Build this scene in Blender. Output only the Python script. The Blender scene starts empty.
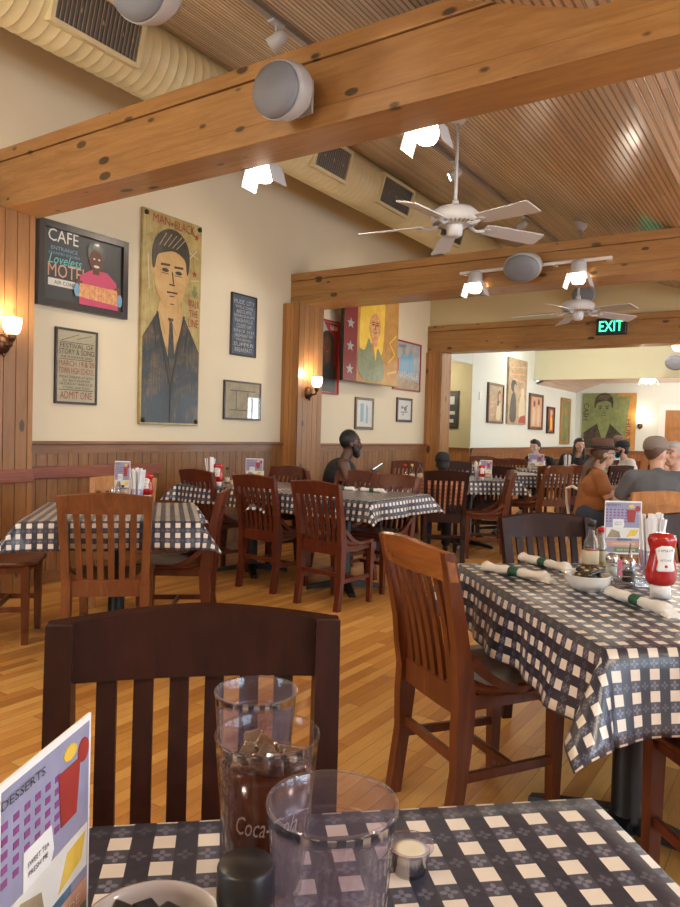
import bpy, bmesh, math, random
from mathutils import Matrix, Vector
R = math.radians
random.seed(7)
COL = bpy.context.scene.collection

# ------------------------------------------------------------------ camera frame
F_PX = 715.0
CAM_H = 1.25
YAW, PITCH, ROLL = 0.5830, -0.0310, 0.0274
_f = Vector((-math.sin(YAW)*math.cos(PITCH), math.cos(YAW)*math.cos(PITCH), math.sin(PITCH)))
_r = Vector((math.cos(YAW), math.sin(YAW), 0)); _u = _r.cross(_f)
_r2 = _r*math.cos(ROLL)+_u*math.sin(ROLL); _u2 = -_r*math.sin(ROLL)+_u*math.cos(ROLL)
CAM = Vector((0, 0, CAM_H))
def ray(x, y): return _f + _r2*((x-340)/F_PX) - _u2*((y-453.5)/F_PX)
def G(x, y, z=0.0):
    d = ray(x, y); return CAM + d*((z-CAM_H)/d.z)
def DP(x, y, dep): return CAM + ray(x, y)*dep
def onY(x, y, Y): d = ray(x, y); return CAM + d*(Y/d.y)
def onX(x, y, X): d = ray(x, y); return CAM + d*(X/d.x)

# ------------------------------------------------------------------ node helpers
class NT:
    def __init__(s, name):
        s.m = bpy.data.materials.new(name); s.m.use_nodes = True
        s.t = s.m.node_tree; s.b = s.t.nodes['Principled BSDF']
    def n(s, typ, **kw):
        nd = s.t.nodes.new(typ)
        for k, v in kw.items(): setattr(nd, k, v)
        return nd
    def link(s, a, b): s.t.links.new(a, b)
    def put(s, sock, v):
        if isinstance(v, bpy.types.NodeSocket): s.link(v, sock)
        else: sock.default_value = v
    def math(s, op, a, b=0.0, c=0.0):
        nd = s.n('ShaderNodeMath', operation=op)
        s.put(nd.inputs[0], a); s.put(nd.inputs[1], b); s.put(nd.inputs[2], c)
        return nd.outputs[0]
    def coord(s, kind='Object'): return s.n('ShaderNodeTexCoord').outputs[kind]
    def xyz(s, v):
        nd = s.n('ShaderNodeSeparateXYZ'); s.link(v, nd.inputs[0]); return nd.outputs
    def comb(s, x, y, z=0.0):
        nd = s.n('ShaderNodeCombineXYZ')
        for i, v in enumerate((x, y, z)): s.put(nd.inputs[i], v)
        return nd.outputs[0]
    def scale(s, v, sc):
        nd = s.n('ShaderNodeMapping'); s.link(v, nd.inputs[0]); nd.inputs['Scale'].default_value = sc; return nd.outputs[0]
    def noise(s, v, scale=5, detail=3, rough=.5, dist=0.0):
        nd = s.n('ShaderNodeTexNoise'); s.link(v, nd.inputs['Vector'])
        nd.inputs['Scale'].default_value = scale; nd.inputs['Detail'].default_value = detail
        nd.inputs['Roughness'].default_value = rough; nd.inputs['Distortion'].default_value = dist
        return nd.outputs[0]
    def white(s, v):
        nd = s.n('ShaderNodeTexWhiteNoise'); s.link(v, nd.inputs['Vector']); return nd.outputs[0]
    def voro(s, v, scale, rand=1.0):
        nd = s.n('ShaderNodeTexVoronoi'); s.link(v, nd.inputs['Vector']); nd.inputs['Scale'].default_value = scale
        nd.inputs['Randomness'].default_value = rand; return nd.outputs[0]
    def ramp(s, f, stops):
        nd = s.n('ShaderNodeValToRGB'); e = nd.color_ramp.elements
        while len(e) < len(stops): e.new(.5)
        for el, (p, c) in zip(e, stops): el.position = p; el.color = (*c, 1)
        s.link(f, nd.inputs[0]); return nd.outputs[0]
    def mix(s, f, a, b, mode='MIX'):
        nd = s.n('ShaderNodeMix', data_type='RGBA', blend_type=mode)
        s.put(nd.inputs[0], f)
        for i, v in ((6, a), (7, b)):
            if isinstance(v, tuple): v = (*v[:3], 1)
            s.put(nd.inputs[i], v)
        return nd.outputs[2]
    def bump(s, h, strength=.3, dist=.01):
        nd = s.n('ShaderNodeBump'); s.link(h, nd.inputs['Height']); nd.inputs['Strength'].default_value = strength
        nd.inputs['Distance'].default_value = dist; s.link(nd.outputs[0], s.b.inputs['Normal'])
    def set(s, **kw):
        for k, v in kw.items():
            k = {'color': 'Base Color', 'rough': 'Roughness', 'metal': 'Metallic', 'trans': 'Transmission Weight', 'ior': 'IOR',
                 'coat': 'Coat Weight', 'coat_rough': 'Coat Roughness', 'emit': 'Emission Color', 'emit_s': 'Emission Strength', 'alpha': 'Alpha',
                 'spec': 'Specular IOR Level', 'sheen': 'Sheen Weight', 'sss': 'Subsurface Weight'}[k]
            if isinstance(v, tuple): v = (*v[:3], 1)
            s.put(s.b.inputs[k], v)
        return s.m
def flat(name, c, rough=.6, metal=0, var=.12, scale=30, **kw):
    t = NT(name); o = t.coord()
    n = t.noise(o, scale, 3)
    col = t.mix(n, tuple(max(0, x*(1-var)) for x in c), tuple(min(1, x*(1+var)) for x in c))
    return t.set(color=col, rough=rough, metal=metal, **kw)
def emit(name, c, s):
    t = NT(name); return t.set(color=c, emit=c, emit_s=s, rough=.5)

def wood(name, dark, mid, light, rough=.4, axis=0, knots=0.0, scale=1.0, coat=0.0, board=0, boardw=.1, spec=.5):
    """grain along axis; knots: density of knots; board: axis across which boards change tone"""
    t = NT(name); o = t.coord()
    sc = [9*scale, 9*scale, 9*scale]; sc[axis] = .9*scale
    v = t.scale(o, tuple(sc))
    g = t.noise(v, 2.2, 5, .6, 1.4)
    g2 = t.noise(t.scale(o, tuple(x*5 for x in sc)), 3.0, 3, .6)
    gg = t.math('ADD', t.math('MULTIPLY', g, .75), t.math('MULTIPLY', g2, .25))
    col = t.ramp(gg, [(.25, dark), (.5, mid), (.75, light)])
    if board:
        x = t.xyz(o)[board-1]
        idx = t.math('FLOOR', t.math('DIVIDE', x, boardw))
        w = t.white(t.comb(idx, 3.7, 1.3))
        col = t.mix(t.math('MULTIPLY', w, .55), col, tuple(c*.5 for c in mid))
    if knots > 0:
        ks = [3.2, 3.2, 3.2]; ks[axis] = 1.5
        nd = t.n('ShaderNodeTexVoronoi'); t.link(t.scale(o, tuple(ks)), nd.inputs['Vector']); nd.inputs['Scale'].default_value = knots
        d = nd.outputs['Distance']
        pick = t.xyz(nd.outputs['Color'])[0]
        r = t.math('MULTIPLY', t.math('POWER', pick, 1.3), .23)
        k = t.n('ShaderNodeMapRange'); t.link(t.math('SUBTRACT', d, r), k.inputs[0])
        k.inputs[1].default_value = -.02; k.inputs[2].default_value = .035; k.inputs[3].default_value = .92; k.inputs[4].default_value = 0
        col = t.mix(k.outputs[0], col, tuple(c*.13 for c in mid))
    t.bump(gg, .12, .004)
    return t.set(color=col, rough=rough, coat=coat, coat_rough=.12, spec=spec)

# ------------------------------------------------------------------ mesh builder
class MB:
    def __init__(s): s.bm = bmesh.new(); s.mats = []; s.mi = 0; s.M = Matrix.Identity(4)
    def mat(s, m):
        if m not in s.mats: s.mats.append(m)
        s.mi = s.mats.index(m); return s
    def _v(s, p): return s.bm.verts.new(s.M @ Vector(p))
    def face(s, vs, smooth=False):
        try: f = s.bm.faces.new(vs)
        except ValueError: return None
        f.material_index = s.mi; f.smooth = smooth; return f
    def box(s, lo, hi, top=None, bev=0):
        x0, y0, z0 = lo; x1, y1, z1 = hi
        P = [(x0,y0,z0),(x1,y0,z0),(x1,y1,z0),(x0,y1,z0),(x0,y0,z1),(x1,y0,z1),(x1,y1,z1),(x0,y1,z1)]
        v = [s._v(p) for p in P]; fs = []
        for q in ((3,2,1,0),(4,5,6,7),(0,1,5,4),(1,2,6,5),(2,3,7,6),(3,0,4,7)): fs.append(s.face([v[i] for i in q]))
        if bev:
            es = list({e for f in fs for e in f.edges})
            r = bmesh.ops.bevel(s.bm, geom=es, offset=bev, segments=2, affect='EDGES', profile=.6)
            for f in r['faces']: f.material_index = s.mi; f.smooth = True
        return s
    def beam(s, p, q, w, h, up=(0,0,1), bev=0):
        """box bar from p to q, w across, h along up"""
        p = Vector(p); q = Vector(q); d = q-p; L = d.length; d.normalize()
        u = Vector(up); x = d.cross(u)
        if x.length < 1e-5: x = d.cross(Vector((1,0,0)))
        x.normalize(); u = x.cross(d)
        old = s.M; s.M = s.M @ Matrix((( x.x, d.x, u.x, p.x),(x.y, d.y, u.y, p.y),(x.z, d.z, u.z, p.z),(0,0,0,1)))
        s.box((-w/2, 0, -h/2), (w/2, L, h/2), bev=bev); s.M = old; return s
    def loft(s, rings, caps=True, smooth=True, closed=True):
        R_ = [[s._v(p) for p in r] for r in rings]; n = len(R_[0])
        for a, b in zip(R_, R_[1:]):
            for i in range(n if closed else n-1):
                s.face([a[i], a[(i+1) % n], b[(i+1) % n], b[i]], smooth)
        if caps: s.face(R_[0][::-1]); s.face(R_[-1])
        return s
    def tube(s, pts, r, n=8, smooth=True):
        pts = [Vector(p) for p in pts]; rings = []; rr = r if isinstance(r, (list, tuple)) else [r]*len(pts)
        prev = None
        for i, p in enumerate(pts):
            t = (pts[min(i+1, len(pts)-1)]-pts[max(i-1, 0)]).normalized()
            a = prev if prev is not None else (Vector((0,0,1)) if abs(t.z) < .9 else Vector((1,0,0)))
            x = (a - t*a.dot(t)).normalized(); prev = x; y = t.cross(x)
            rings.append([p + x*(rr[i]*math.cos(2*math.pi*k/n)) + y*(rr[i]*math.sin(2*math.pi*k/n)) for k in range(n)])
        return s.loft(rings, smooth=smooth)
    def lathe(s, prof, n=24, c=(0,0,0), smooth=True, caps=False):
        c = Vector(c)
        rings = [[c + Vector((max(r,1e-4)*math.cos(2*math.pi*k/n), max(r,1e-4)*math.sin(2*math.pi*k/n), z)) for k in range(n)] for r, z in prof]
        return s.loft(rings, caps=caps, smooth=smooth)
    def ball(s, c, r, n=12, m=8):
        c = Vector(c); r = Vector(r) if isinstance(r, (tuple, list, Vector)) else Vector((r, r, r))
        rings = []
        for j in range(m+1):
            th = math.pi*(j/m); th = min(max(th, .02), math.pi-.02)
            rings.append([c+Vector((r.x*math.sin(th)*math.cos(2*math.pi*k/n), r.y*math.sin(th)*math.sin(2*math.pi*k/n), -r.z*math.cos(th))) for k in range(n)])
        return s.loft(rings)
    def prism(s, poly, y0, y1):
        """2D polygon (x,z) extruded along y"""
        a = [s._v((p[0], y0, p[1])) for p in poly]; b = [s._v((p[0], y1, p[1])) for p in poly]
        s.face(a); s.face(b[::-1]); n = len(poly)
        for i in range(n): s.face([a[(i+1) % n], a[i], b[i], b[(i+1) % n]])
        return s
    def cap(s, p, q, r1, r2, n=10):
        """tapered capsule"""
        p = Vector(p); q = Vector(q); d = (q-p); L = d.length; d.normalize()
        a = Vector((0,0,1)) if abs(d.z) < .9 else Vector((1,0,0)); x = (a-d*a.dot(d)).normalized(); y = d.cross(x); rings = []
        for k in range(4):
            th = math.pi/2*(k/4); rings.append((p - d*(r1*math.cos(th)), max(r1*math.sin(th), r1*.04)))
        rings += [(p, r1), (q, r2)]
        for k in range(1, 5):
            th = math.pi/2*(k/4); rings.append((q + d*(r2*math.sin(th)), max(r2*math.cos(th), r2*.04)))
        return s.loft([[c + x*(r*math.cos(2*math.pi*k/n)) + y*(r*math.sin(2*math.pi*k/n)) for k in range(n)] for c, r in rings])
    def mesh(s, name, mats=None):
        bmesh.ops.recalc_face_normals(s.bm, faces=s.bm.faces)
        me = bpy.data.meshes.new(name); s.bm.to_mesh(me); s.bm.free()
        for m in (mats or s.mats): me.materials.append(m)
        return me
    def build(s, name, parent=None, mat=None):
        o = bpy.data.objects.new(name, s.mesh(name, [mat] if mat else None)); COL.objects.link(o)
        if parent: o.parent = parent
        return o

def tag(o, label, cat, group=None):
    o['label'] = label; o['category'] = cat
    if group: o['group'] = group
    return o
def struct(o): o['kind'] = 'structure'; return o
def thing(name, label, cat, loc=(0,0,0), rz=0, group=None):
    o = bpy.data.objects.new(name, None); COL.objects.link(o); o.empty_display_size = .1
    o.location = loc; o.rotation_euler = (0, 0, R(rz)); return tag(o, label, cat, group)
def copy_tree(o, parent=None):
    c = o.copy(); COL.objects.link(c)
    if parent: c.parent = parent
    for ch in list(o.children): copy_tree(ch, c)
    return c
def text_mesh(lines, mat, depth=.001, align='CENTER', italic=False):
    """lines: (string, x, z, height[, width]) in the local XZ plane facing -y -> one mesh"""
    bm = bmesh.new()
    for ln in lines:
        st, x, z, h = ln[:4]
        cu = bpy.data.curves.new('t', 'FONT'); cu.body = st; cu.size = 1; cu.extrude = 0; cu.align_x = align; cu.resolution_u = 2
        if italic: cu.shear = .35
        ob = bpy.data.objects.new('t', cu); COL.objects.link(ob)
        bpy.context.view_layer.update()
        me = bpy.data.meshes.new_from_object(ob.evaluated_get(bpy.context.evaluated_depsgraph_get()))
        bpy.data.objects.remove(ob); bpy.data.curves.remove(cu)
        xs = [v.co.x for v in me.vertices]; ys = [v.co.y for v in me.vertices]
        if not xs: continue
        hh = max(ys)-min(ys); sy = h/hh; sx = (ln[4]/(max(xs)-min(xs))) if len(ln) > 4 else sy
        cx = (max(xs)+min(xs))/2 if align == 'CENTER' else min(xs); y0 = min(ys)
        for v in me.vertices: v.co = Vector(((v.co.x-cx)*sx+x, -depth, (v.co.y-y0)*sy+z))
        bm.from_mesh(me); bpy.data.meshes.remove(me)
    me = bpy.data.meshes.new('lettering'); bm.to_mesh(me); bm.free(); me.materials.append(mat); return me
def add_mesh(name, me, parent=None):
    o = bpy.data.objects.new(name, me); COL.objects.link(o)
    if parent: o.parent = parent
    return o
def remeshed(mb, name, mat, voxel=.012, smooth=4, parent=None):
    ob = mb.build(name, None, mat)
    m = ob.modifiers.new('r', 'REMESH'); m.mode = 'VOXEL'; m.voxel_size = voxel; m.use_smooth_shade = True
    s_ = ob.modifiers.new('s', 'SMOOTH'); s_.iterations = smooth; s_.factor = .5
    bpy.context.view_layer.update()
    me = bpy.data.meshes.new_from_object(ob.evaluated_get(bpy.context.evaluated_depsgraph_get()))
    old = ob.data; ob.modifiers.clear(); ob.data = me; bpy.data.meshes.remove(old); me.name = name
    if not me.materials: me.materials.append(mat)
    if parent: ob.parent = parent
    return ob
# ------------------------------------------------------------------ materials
M = {}
M['beam'] = wood('pine_beam', (.24,.105,.028), (.35,.170,.050), (.46,.245,.08), .38, 0, 2.9, .8, .15)
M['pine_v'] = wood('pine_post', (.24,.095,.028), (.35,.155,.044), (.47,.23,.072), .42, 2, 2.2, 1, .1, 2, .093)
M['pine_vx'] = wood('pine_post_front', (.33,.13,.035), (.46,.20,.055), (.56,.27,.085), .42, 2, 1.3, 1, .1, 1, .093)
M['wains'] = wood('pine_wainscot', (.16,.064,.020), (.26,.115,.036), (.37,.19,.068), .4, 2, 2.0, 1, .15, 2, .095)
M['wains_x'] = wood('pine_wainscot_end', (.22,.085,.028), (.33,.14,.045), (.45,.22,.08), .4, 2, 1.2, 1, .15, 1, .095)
M['railwood'] = wood('rail_wood', (.13,.055,.022), (.22,.095,.035), (.32,.15,.06), .35, 1, 0, 1, .2)
M['bump'] = wood('red_board', (.14,.035,.02), (.24,.07,.04), (.34,.12,.07), .4, 1, 0, 1, .1)
M['mahog'] = wood('dark_mahogany', (.016,.005,.004), (.030,.009,.006), (.048,.013,.009), .38, 2, 0, 1, .0, spec=.22)
M['redwood'] = wood('red_brown_wood', (.065,.014,.008), (.11,.024,.012), (.16,.037,.017), .3, 2, 0, 1, .15, spec=.4)
M['brownwood'] = wood('warm_brown_wood', (.070,.018,.008), (.125,.034,.012), (.19,.058,.020), .32, 2, 0, 1, .1, spec=.35)
M['crestwood'] = wood('worn_crest_wood', (.16,.050,.015), (.27,.090,.025), (.36,.13,.038), .25, 0, 0, 1, .4)
M['orangewood'] = wood('orange_brown_wood', (.095,.030,.011), (.165,.055,.019), (.24,.088,.032), .34, 2, 0, 1, .1, spec=.4)
M['lightwood'] = wood('light_oak_wood', (.30,.13,.05), (.42,.20,.08), (.54,.29,.12), .4, 2, 0, 1, .15)
M['cream'] = flat('cream_wall_paint', (.72,.63,.47), .8, 0, .03, 4)
M['pale'] = flat('pale_wall_paint', (.68,.74,.70), .8, 0, .02, 4)
M['yellowwall'] = flat('yellow_wall_paint', (.64,.52,.29), .8, 0, .02, 4)
M['greenwall'] = flat('pale_green_paint', (.66,.66,.48), .8, 0, .02, 4)
M['olive'] = flat('olive_paint', (.40,.36,.22), .8, 0, .02, 4)
M['whiteceil'] = flat('white_ceiling_paint', (.78,.78,.75), .8, 0, .02, 4)
M['greyceil'] = flat('grey_ceiling_paint', (.5,.5,.48), .8, 0, .02, 4)
M['duct'] = flat('duct_paint', (.72,.62,.36), .38, 0, .05, 3)
M['ventdark'] = flat('vent_interior', (.20,.19,.17), .6)
M['white'] = flat('white_plastic', (.72,.70,.68), .35, 0, .02)
M['fanwhite'] = flat('fan_white_enamel', (.52,.52,.54), .35, 0, .03)
M['trimwhite'] = flat('white_trim_paint', (.8,.8,.78), .5, 0, .02)
M['speaker'] = flat('speaker_grille_grey', (.21,.225,.26), .6, 0, .05, 200)
M['speakershell'] = flat('speaker_shell', (.45,.44,.44), .35, 0, .03)
M['black'] = flat('black_plastic', (.012,.012,.013), .35)
M['blackiron'] = flat('black_cast_iron', (.012,.012,.014), .4, .3)
M['bronze'] = flat('aged_bronze', (.12,.06,.035), .35, .85)
M['chrome'] = flat('chrome', (.6,.6,.62), .18, 1.0, .03)
M['lampglass'] = emit('lit_frosted_glass', (1.0,.83,.58), 4.5)
M['bulb'] = emit('lit_bulb', (1.0,.90,.76), 45)
M['bulbface'] = emit('lit_lamp_face', (1.0,.88,.72), 14)
M['exitgreen'] = emit('lit_exit_letters', (.05,.95,.45), 2.2)
M['trackmetal'] = flat('track_metal', (.35,.33,.31), .4, .5)
M['doorwood'] = wood('door_wood', (.26,.11,.035), (.36,.17,.055), (.45,.23,.08), .35, 2)
M['ceramic'] = flat('white_ceramic', (.78,.76,.73), .15, 0, .01, coat=.5)
M['paper'] = flat('white_paper', (.82,.80,.78), .7, 0, .03)
M['napkin'] = flat('white_napkin_cloth', (.80,.78,.75), .85, 0, .05, 60)
M['greenband'] = flat('green_paper_band', (.02,.10,.055), .6)
M['red'] = flat('ketchup_red', (.42,.012,.010), .22, 0, .06, coat=.3)
M['redcap'] = flat('red_plastic_cap', (.65,.02,.02), .35)
M['yellow'] = flat('mustard_yellow', (.80,.55,.05), .35)
M['navy'] = flat('navy_cap', (.02,.025,.06), .4)
M['straw'] = flat('white_straw_paper', (.85,.84,.86), .55, 0, .03)
M['sauce'] = flat('orange_sauce', (.45,.10,.02), .3)
M['cream_sauce'] = flat('cream_sauce', (.80,.76,.62), .35, 0, .06, 80)
M['salt'] = flat('salt_grains', (.85,.83,.8), .8)
M['pepper'] = flat('pepper_grains', (.07,.055,.04), .8, 0, .6, 300)
M['packet'] = flat('black_foil_packet', (.02,.018,.015), .3)
M['gold'] = flat('gold_print', (.65,.48,.2), .4, .3)
M['pink'] = flat('pink_packet', (.8,.2,.28), .5)

def glass(name, c=(1,1,1), rough=.02, ior=1.45, bumpy=0):
    t = NT(name); 
    t.set(color=c, rough=rough, trans=1.0, ior=ior)
    if bumpy:
        t.bump(t.noise(t.coord(), bumpy, 2), .25, .004)
    return t.m


M['cola'] = glass('cola_drink', (.30,.08,.02), .02, 1.2)

def thin_glass(name, tint, gloss, rough=.02, bumpy=0, haze=0, hazecol=(.6,.56,.66)):
    t = NT(name); out = [n for n in t.t.nodes if n.type == 'OUTPUT_MATERIAL'][0]
    tr = t.n('ShaderNodeBsdfTransparent'); tr.inputs[0].default_value = (*tint, 1)
    gl = t.n('ShaderNodeBsdfGlossy'); gl.inputs['Roughness'].default_value = rough
    fr = t.n('ShaderNodeFresnel'); fr.inputs[0].default_value = 1.45
    mx = t.n('ShaderNodeMixShader'); t.put(mx.inputs[0], t.math('MULTIPLY', t.math('MINIMUM', t.math('MULTIPLY', fr.outputs[0], gloss), .9), t.math('SUBTRACT', 1.0, t.n('ShaderNodeNewGeometry').outputs['Backfacing'])))
    base = tr.outputs[0]
    if haze:
        df = t.n('ShaderNodeBsdfDiffuse'); df.inputs[0].default_value = (*hazecol, 1); tl = t.n('ShaderNodeBsdfTranslucent'); tl.inputs[0].default_value = (*hazecol, 1)
        m2 = t.n('ShaderNodeMixShader'); m2.inputs[0].default_value = .5; t.link(df.outputs[0], m2.inputs[1]); t.link(tl.outputs[0], m2.inputs[2])
        m3 = t.n('ShaderNodeMixShader'); m3.inputs[0].default_value = haze; t.link(tr.outputs[0], m3.inputs[1]); t.link(m2.outputs[0], m3.inputs[2]); base = m3.outputs[0]
    t.link(base, mx.inputs[1]); t.link(gl.outputs[0], mx.inputs[2]); t.link(mx.outputs[0], out.inputs[0])
    if bumpy:
        b = t.n('ShaderNodeBump'); t.link(t.noise(t.coord(), bumpy, 2), b.inputs['Height']); b.inputs['Strength'].default_value = .25; b.inputs['Distance'].default_value = .003
        t.link(b.outputs[0], gl.inputs['Normal'])
    return t.m
M['winglass'] = thin_glass('window_glass', (.95,.97,.97), 1.0)
M['glass'] = thin_glass('clear_glass', (.93,.95,.94), 2.2, .02)
M['tumbler'] = thin_glass('clear_plastic_tumbler', (.90,.87,.93), 1.8, .12, 60, .055)
M['ice'] = thin_glass('ice', (.62,.46,.36), 3.0, .05, 0, .22, (.50,.34,.24))
M['cola_cup'] = thin_glass('cola_tumbler_plastic', (.95,.92,.93), 1.2, .10, 60, 0)
def cola():
    t = NT('cola'); t.set(color=(.075,.019,.007), rough=.15, coat=.1, spec=.3); return t.m
M['cola'] = cola()
def floor_mat():
    t = NT('oak_strip_floor'); o = t.coord(); X = t.xyz(o)
    row = t.math('FLOOR', t.math('DIVIDE', X[0], .062))
    off = t.math('MULTIPLY', t.white(t.comb(row, 1.7, .3)), 7.0)
    yy = t.math('DIVIDE', t.math('ADD', X[1], off), .78)
    brd = t.math('FLOOR', yy)
    rnd = t.white(t.comb(row, brd, 5.1))
    gv = t.comb(t.math('ADD', t.math('MULTIPLY', X[0], 26.0), t.math('MULTIPLY', rnd, 31.0)), t.math('MULTIPLY', X[1], 2.2), t.math('MULTIPLY', rnd, 9.0))
    g = t.noise(gv, 1.6, 5, .62, 1.2)
    col = t.ramp(t.math('ADD', t.math('MULTIPLY', rnd, .55), t.math('MULTIPLY', g, .45)),
                 [(.18, (.40,.160,.032)), (.40, (.56,.255,.055)), (.62, (.67,.345,.085)), (.85, (.78,.46,.14))])
    fx = t.math('FRACT', t.math('DIVIDE', X[0], .062)); fy = t.math('FRACT', yy)
    gx = t.math('GREATER_THAN', t.math('ABSOLUTE', t.math('SUBTRACT', fx, .5)), .478)
    gy = t.math('GREATER_THAN', t.math('ABSOLUTE', t.math('SUBTRACT', fy, .5)), .4975)
    gap = t.math('MAXIMUM', gx, gy)
    col = t.mix(t.math('MULTIPLY', gap, .6), col, (.10,.035,.008))
    t.bump(t.math('SUBTRACT', g, gap), .15, .002)
    wear = t.noise(o, .9, 3)
    return t.set(color=col, rough=t.math('ADD', .26, t.math('MULTIPLY', wear, .2)), coat=.25, coat_rough=.2)
M['floor'] = floor_mat()
def ceil_mat(name='beadboard_ceiling', pale=False):
    t = NT(name); o = t.coord(); X = t.xyz(o)
    idx = t.math('FLOOR', t.math('DIVIDE', X[0], .0425))
    rnd = t.white(t.comb(idx, t.math('FLOOR', t.math('DIVIDE', t.math('ADD', X[1], t.math('MULTIPLY', idx, 1.37)), 2.6)), .5))
    g = t.noise(t.comb(t.math('MULTIPLY', X[0], 22), t.math('MULTIPLY', X[1], 1.6), rnd), 1.5, 4, .6, .8)
    stops = [(.2, (.42,.31,.215)), (.5, (.54,.42,.31)), (.8, (.66,.53,.41))]
    if pale: stops = [(.2, (.50,.36,.29)), (.5, (.60,.46,.38)), (.8, (.70,.56,.47))]
    col = t.ramp(t.math('ADD', t.math('MULTIPLY', rnd, .45), t.math('MULTIPLY', g, .55)), stops)
    fx = t.math('FRACT', t.math('DIVIDE', X[0], .0425))
    gr = t.math('GREATER_THAN', t.math('ABSOLUTE', t.math('SUBTRACT', fx, .5)), .40)
    col = t.mix(t.math('MULTIPLY', gr, .55), col, (.13,.06,.025) if not pale else (.4,.27,.2))
    t.bump(t.math('SUBTRACT', 1.0, gr), .5, .006)
    return t.set(color=col, rough=.30, coat=.25, coat_rough=.12)
M['ceil'] = ceil_mat(); M['ceil_pale'] = ceil_mat('pale_board_ceiling', True)
def cloth_mat():
    t = NT('navy_check_cloth'); uv = t.xyz(t.coord('UV')); P = .051
    a = t.math('DIVIDE', uv[0], P); b = t.math('DIVIDE', uv[1], P)
    fa = t.math('FRACT', a); fb = t.math('FRACT', b)
    sa = t.math('GREATER_THAN', fa, .49); sb = t.math('GREATER_THAN', fb, .49)   # dark stripes
    white = t.math('MULTIPLY', t.math('SUBTRACT', 1.0, sa), t.math('SUBTRACT', 1.0, sb))
    row = t.math('MULTIPLY', sb, t.math('SUBTRACT', 1.0, sa))                  # mid cells, with the flower
    # four petal flower in each cell centre of the dark cells
    def flower(fx, fy, cx, cy, s):
        dx = t.math('SUBTRACT', fx, cx); dy = t.math('SUBTRACT', fy, cy)
        r = t.math('SQRT', t.math('ADD', t.math('MULTIPLY', dx, dx), t.math('MULTIPLY', dy, dy)))
        ang = t.math('ARCTAN2', dy, dx)
        pet = t.math('MULTIPLY', t.math('ABSOLUTE', t.math('COSINE', t.math('MULTIPLY', ang, 2.0))), s)
        inn = t.math('LESS_THAN', r, t.math('ADD', pet, .03))
        hole = t.math('GREATER_THAN', r, .045)
        return t.math('MULTIPLY', inn, hole)
    f1 = flower(fa, fb, .23, .73, .17); f2 = flower(fa, fb, .73, .73, .15)
    navy = (.011, .014, .036); mid = (.048, .052, .085); lite = (.22, .23, .31)
    thread = t.noise(t.scale(t.coord('UV'), (1, 1, 1)), 900, 1)
    col = t.mix(row, navy, mid)
    col = t.mix(t.math('MULTIPLY', t.math('MULTIPLY', f1, row), .75), col, lite)
    col = t.mix(t.math('MULTIPLY', t.math('MULTIPLY', f2, t.math('MULTIPLY', sa, sb)), .35), col, lite)
    col = t.mix(white, col, (.80, .74, .67))
    col = t.mix(t.math('MULTIPLY', thread, .12), col, (.25, .25, .28))
    n = t.noise(t.coord(), 7, 4, .7)
    t.bump(n, .22, .012)
    return t.set(color=col, rough=t.math('ADD', .22, t.math('MULTIPLY', n, .22)), spec=.6, coat=.15, coat_rough=.25)
M['cloth'] = cloth_mat()
def paint(name, a, b, c, rough=.4, sc=6, coat=.04):
    t = NT(name); o = t.coord()
    n = t.noise(o, sc, 6, .65, .6); s_ = t.noise(t.scale(o, (30, 1, 3)), 2, 3)
    return t.set(color=t.ramp(t.math('ADD', t.math('MULTIPLY', n, .7), t.math('MULTIPLY', s_, .3)), [(.3, a), (.5, b), (.7, c)]), rough=rough, coat=coat)
M['p_gold'] = paint('gold_panel_paint', (.22,.15,.05), (.42,.32,.12), (.55,.45,.20), .3)
M['p_suit'] = paint('charcoal_suit_paint', (.018,.020,.022), (.035,.036,.035), (.20,.12,.04), .34, 4)
M['p_skin'] = paint('tan_skin_paint', (.45,.26,.09), (.56,.35,.14), (.62,.42,.2), .35)
M['p_line'] = flat('dark_outline_paint', (.045,.03,.02), .5)
M['p_hair'] = paint('black_hair_paint', (.02,.018,.015), (.05,.04,.03), (.10,.08,.06), .35)
M['p_red'] = flat('brick_red_paint', (.34,.035,.025), .45, 0, .2)
M['p_maroon'] = flat('maroon_paint', (.20,.022,.02), .45, 0, .2)
M['p_green'] = paint('green_paint', (.12,.16,.06), (.20,.25,.10), (.29,.33,.16), .45)
M['p_sage'] = paint('sage_paint', (.13,.16,.08), (.22,.25,.14), (.30,.32,.2), .45)
M['p_orange'] = paint('orange_paint', (.34,.15,.04), (.48,.24,.06), (.58,.36,.11), .45)
M['p_yellow'] = paint('yellow_paint', (.62,.36,.03), (.80,.52,.06), (.88,.66,.15), .45)
M['p_cream'] = flat('aged_paper', (.60,.53,.38), .6, 0, .1, 12)
M['p_paper'] = flat('print_paper', (.72,.71,.68), .6, 0, .06, 12)
M['p_blue'] = paint('blue_print', (.03,.07,.14), (.08,.15,.25), (.16,.24,.35), .4)
M['p_dark'] = flat('dark_print', (.03,.03,.032), .4, 0, .3, 9)
M['p_ink'] = flat('black_ink', (.02,.02,.02), .6)
M['p_white'] = flat('white_paint', (.75,.73,.68), .5, 0, .08)
M['p_pinkshirt'] = flat('pink_shirt_paint', (.55,.06,.14), .5, 0, .15)
M['p_brownskin'] = flat('brown_skin_paint', (.13,.05,.025), .5, 0, .15)
M['p_pie'] = paint('baked_topping_paint', (.45,.12,.04), (.65,.30,.12), (.80,.55,.3), .5, 30)
M['p_teal'] = flat('teal_neon_paint', (.15,.55,.55), .5)
M['p_lilac'] = flat('lilac_print', (.30,.29,.42), .4, 0, .25, 25)
M['p_purple'] = flat('purple_print', (.25,.06,.22), .4, 0, .3, 60)
M['p_lblue'] = flat('light_blue_paint', (.18,.36,.52), .5, 0, .2)
M['p_grey'] = paint('grey_blue_paint', (.25,.27,.28), (.36,.38,.38), (.48,.48,.45), .5)
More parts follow.
